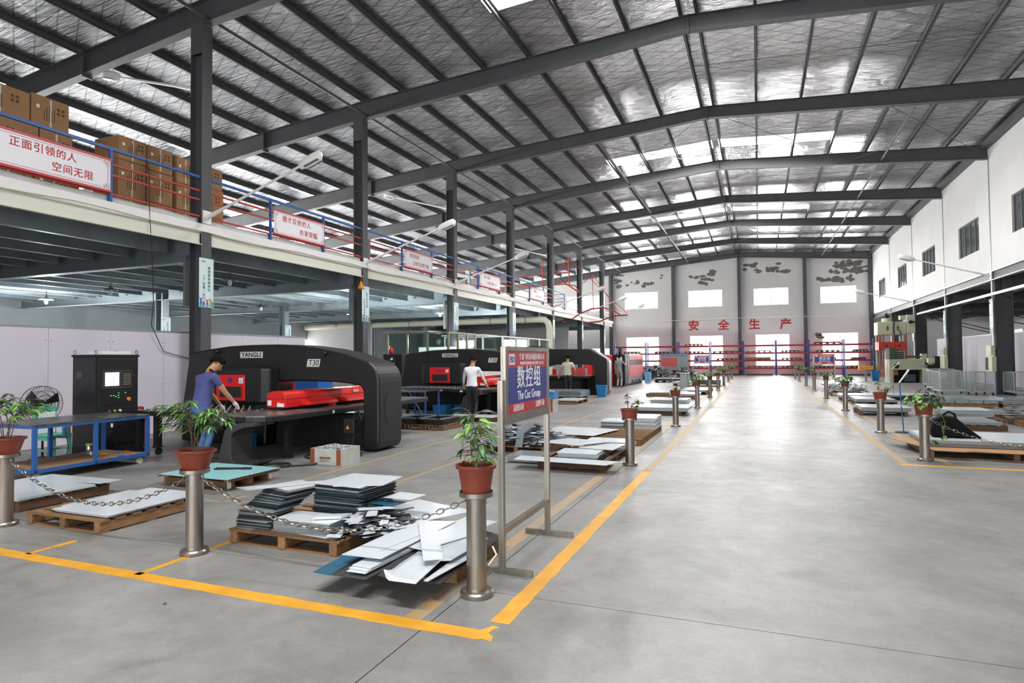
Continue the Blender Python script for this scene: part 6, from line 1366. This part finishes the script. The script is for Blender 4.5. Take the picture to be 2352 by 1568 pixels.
for k in range(1, 9): potted('%s in a red pot on the %s left aisle bollard' % (kinds[k][1], ORD[k]), (-1.89, LB[k], PZ), kinds[k][0], 'box', k < 3, 20+k, .4*k)
kr = [('pothos', 'leafy pothos with a trailing vine'), ('rubber', 'sparse round leaved plant'), ('pothos', 'bushy pothos'), ('pothos', 'bushy pothos'), ('tree', 'bushy little plant'), ('pothos', 'dense bushy pothos'), ('pothos', 'dense leafy pothos'), ('tree', 'small leafy plant')]
for k in range(8):
    o = potted('%s in a red pot on the %s right aisle bollard' % (kr[k][1], ORD[k]), (2.43, RB[k], PZ), kr[k][0], 'box', k < 2, 40+k, .5*k if k > 1 else 0)
    if k == 0:
        pts = [Vector((.1, -.06, .16)), Vector((.2, -.1, .08)), Vector((.26, -.1, -.1)), Vector((.22, -.12, -.22)), Vector((.24, -.12, -.34)), Vector((.16, -.13, -.42)), Vector((.05, -.13, -.36))]
        MB().tube(pts, .003, 5).build('trailing_vine', M_LEAFL, o); rr = random.Random(3)
        for i in range(14):
            u = rr.uniform(.1, .99)*6; j = min(5, int(u)); p = pts[j].lerp(pts[j+1], u-j); q = inst('leaf', LEAF['heart'][rr.choice((0, 0, 1))], o, (0, 0, 0)); q.matrix_local = orient(p, rr.uniform(0, 6), rr.uniform(-1.2, -.2), rr.uniform(-.5, .5), rr.uniform(.6, .95))
for (x, y, lb), k in zip(BOL[-3:], range(3)): potted('small green plant on the %s' % lb, (x, y, PZ), 'tree', 'box', False, 60+k)

# ================================================================ people
def ik(a, b, l1, l2, hint):
    a, b, hint = Vector(a), Vector(b), Vector(hint); d = b-a; L = min(d.length, (l1+l2)*.995); u = d.normalized()
    x = (l1*l1-l2*l2+L*L)/(2*L); h = math.sqrt(max(0, l1*l1-x*x)); n = (hint-u*hint.dot(u)).normalized(); return a+u*x+n*h, a+u*L
SKIN = mat('skin', '#b98a68', .55, 0, .06, 9); HAIR = mat('dark_hair', '#120d0c', .85, 0, .2, 40, .5, 90, spec=.15)
def person(label, loc, rz, shirt, pants, shoe, lean=0., bow=0., lh=(-.27, .05, .78), rh=(.27, .05, .78), sleeve='short', fat=1., hair='full', glove=False, height=1.70, feet=((-.1, 0), (.1, 0)), pelvis=(0, 0)):
    t = thing('person', label, 'person', loc, rz); k = height/1.70
    J, E_, TG = [], [], []
    def add(p, r, tag_, par=None):
        J.append((Vector(p)*1.0, r, tag_)); i = len(J)-1
        if par is not None: E_.append((par, i))
        return i
    def sp(z, y=0.): # spine point with forward lean about the hip
        d = z-.92; return (pelvis[0], pelvis[1]+y+math.sin(lean)*d, .92+math.cos(lean)*d)
    pe = add(sp(.93), (.152*fat, .108*fat), 'p'); s1 = add(sp(1.08), (.138*fat, .102*fat), 't', pe); s2 = add(sp(1.24), (.158*fat, .11*fat), 't', s1); s3 = add(sp(1.37), (.165*fat, .098*fat), 't', s2)
    nb = add(sp(1.445, .01), (.075, .068), 't', s3)
    ne = Vector(sp(1.50, .015)); n_ = add(ne, (.056, .056), 's', nb); la = lean+bow
    hd = lambda z, y: tuple(ne+Vector((0, math.sin(la)*z+math.cos(la)*y, math.cos(la)*z-math.sin(la)*y)))
    h1 = add(hd(.065, .02), (.066, .078), 's', n_); h2 = add(hd(.135, .015), (.074, .088), 's', h1); h3 = add(hd(.195, .01), (.058, .07), 's', h2)
    for sd, hand in ((-1, lh), (1, rh)):
        sh = Vector(sp(1.385))+Vector((sd*.175*fat, 0, 0)); el, wr = ik(sh, hand, .29, .26, (sd*.6, -.6, -.3))
        a = add(sh, (.066*fat, .062), 'u', s3); m1 = add(sh.lerp(el, .55), (.053, .05), 'u', a); b = add(el, (.042, .042), 'f', m1); m2 = add(el.lerp(wr, .45), (.04, .038), 'f', b); c = add(wr, (.027, .025), 'f', m2)
        hv = (wr-el).normalized(); J[c] = (wr, (.027, .025), 'f'); TG.append((wr, hv, sd))
    for sd, ft in ((-1, feet[0]), (1, feet[1])):
        hp = add((pelvis[0]+sd*.085, pelvis[1], .86), (.098*fat, .098*fat), 'l', pe); kn, an = ik((pelvis[0]+sd*.085, pelvis[1], .86), (ft[0], ft[1], .085), .42, .40, (0, 1, 0))
        th = add(Vector((pelvis[0]+sd*.085, pelvis[1], .86)).lerp(kn, .5), (.082, .082), 'l', hp); k_ = add(kn, (.06, .062), 'l', th); cf = add(kn.lerp(an, .4), (.056, .058), 'l', k_); ank = add(an, (.046, .05), 'l', cf)
        add((ft[0]+sd*.01, ft[1]+.05, .045), (.042, .036), 'b', ank); add((ft[0]+sd*.015, ft[1]+.15, .035), (.04, .028), 'b', len(J)-1)
    me = bpy.data.meshes.new('skeleton'); me.from_pydata([tuple(j[0]) for j in J], E_, [])
    ob = bpy.data.objects.new('body_tmp', me); COL.objects.link(ob)
    sk_ = ob.modifiers.new('skin', 'SKIN'); sk_.use_smooth_shade = True; ss = ob.modifiers.new('sub', 'SUBSURF'); ss.levels = 2; ss.render_levels = 2
    for i, j in enumerate(J): d = me.skin_vertices[0].data[i]; d.radius = j[1]; d.use_root = (i == 0)
    bm_ = bpy.data.meshes.new_from_object(ob.evaluated_get(bpy.context.evaluated_depsgraph_get())); bpy.data.objects.remove(ob); bpy.data.meshes.remove(me)
    bm_.name = 'body'; bm_.materials.clear()
    for m in (shirt, pants, SKIN, shoe): bm_.materials.append(m)
    ends = [(J[a][0], J[b][0], J[b][2] if J[b][2] != 'l' or J[a][2] != 'p' else 'l') for a, b in E_]
    for p in bm_.polygons:
        c = p.center; best = None
        for a, b, tg in ends:
            ab = b-a; q = max(0, min(1, (c-a).dot(ab)/max(1e-6, ab.length_squared))); d = (a+ab*q-c).length
            if best is None or d < best[0]: best = (d, tg, q)
        tg = best[1]
        if tg in 'tpu': mi = 0
        elif tg == 'f': mi = 0 if sleeve == 'long' else 2
        elif tg == 'l': mi = 1
        elif tg == 's': mi = 2
        else: mi = 3
        if tg in 'pt' and c.z < .90: mi = 1
        if tg == 'l' and c.z > .9: mi = 0
        p.material_index = mi; p.use_smooth = True
    body = bpy.data.objects.new('body', bm_); COL.objects.link(body); body.parent = t
    # hands with five fingers
    for wr, hv, sd in TG:
        side = hv.cross(Vector((0, 0, 1))); side = side.normalized() if side.length > .2 else Vector((0, 1, 0)); up = side.cross(hv).normalized()
        mb = MB(); pc = wr+hv*.05
        mb.tube([wr-hv*.01, wr+hv*.03, wr+hv*.07, wr+hv*.09], [.024, .03, .034, .028], 8)
        for q, (o_, ln_) in enumerate(((-.028, .06), (-.010, .075), (.009, .07), (.027, .055))):
            b_ = wr+hv*.085+side*o_; mb.tube([b_, b_+hv*ln_*.5-up*.006, b_+hv*ln_-up*.024], [.0095, .009, .007], 6)
        tb = wr+hv*.03-side*.03*sd; mb.tube([tb, tb+hv*.03-side*.025*sd, tb+hv*.06-side*.03*sd], [.011, .010, .008], 6)
        mb.build('glove' if glove else 'hand', mat('white_glove', '#d8d6cf', .9) if glove else SKIN, t, smooth=True)
    # hair cap, ears, face
    hc = Vector(hd(.145, .0)); Rm = Matrix.Translation(hc) @ Matrix.Rotation(-la, 4, 'X')
    mb = MB().ball((0, 0, 0), 1, 16); v2 = []
    for x, y, z in mb.v:
        rr_ = 1.0+.05*math.sin(9*x+5*z)+.04*math.sin(13*y+7*x)
        v2.append((x*.1*rr_, y*.118*rr_-.016, z*.118*rr_+.018))
    keep = [f for f in mb.f if all((v2[i][2] > (.045 if v2[i][1] > .045 else (-.07 if v2[i][1] < -.02 else -.03))) for i in f)]
    if hair == 'bald': keep = [f for f in mb.f if all(v2[i][2] > -.05 and v2[i][2] < .075 and v2[i][1] < .04 for i in f)]
    m2 = MB(); m2.v = v2; m2.f = keep; m2.xf(Rm); m2.build('hair', HAIR, t, smooth=True)
    for sd in (-1, 1): MB().ball((sd*.078, .005, -.02), .028, 8, (.35, .7, 1)).xf(Rm).build('ear', SKIN, t, smooth=True); MB().ball((sd*.03, .088, -.005), .011, 8, (1.2, .5, .6)).xf(Rm).build('eye', M_BLACKM, t, smooth=True)
    MB().ball((0, .1, -.03), .018, 8, (.7, .9, 1.3)).xf(Rm).build('nose', SKIN, t, smooth=True); MB().ball((0, .086, -.075), .02, 8, (1.2, .4, .3)).xf(Rm).build('mouth', mat('lips', '#9a5a4a', .5), t, smooth=True)
    t.scale = (k, k, k); return t
SHOE = mat('dark_shoe', '#26262a', .6)
person('person in a blue t shirt and jeans leaning over the nearest press table', (-8.38, 7.42, 0), -.3, mat('slate_blue_cotton', '#4a4f86', .85, 0, .08, 6), mat('blue_denim', '#44688e', .85, 0, .22, 7), SHOE, lean=.26, bow=.6, lh=(-.15, .42, .86), rh=(.12, .56, .85), glove=True, height=1.76, fat=1.22, pelvis=(0, 0))
person('person in a white long sleeved shirt leaning on the second press table', (-7.52, 15.78, 0), .12, mat('white_cotton', '#dfe0e6', .85, 0, .04, 6), mat('black_trousers', '#26262a', .85), SHOE, lean=.14, bow=.28, lh=(-.40, .42, .83), rh=(.36, .42, .83), sleeve='long', fat=1.06, height=1.70)
person('person in a cream polo shirt standing at the third press', (-7.75, 26.0, 0), .1, mat('cream_cotton', '#cfcdbc', .85, 0, .04, 6), mat('charcoal_trousers', '#3a3433', .85), SHOE, lean=.03, bow=.15, lh=(-.42, .12, .86), rh=(.30, .18, .92), hair='bald', fat=1.1, height=1.74)
person('person in a grey work shirt and khaki trousers at the cutting machine', (-7.25, 34.3, 0), -.1, mat('grey_work_cloth', '#7d868c', .85, 0, .06, 6), mat('khaki_cloth', '#9a9484', .85, 0, .06, 6), SHOE, lean=.0, bow=.1, lh=(-.24, .1, .8), rh=(.26, .32, 1.15), fat=1.05, height=1.76)
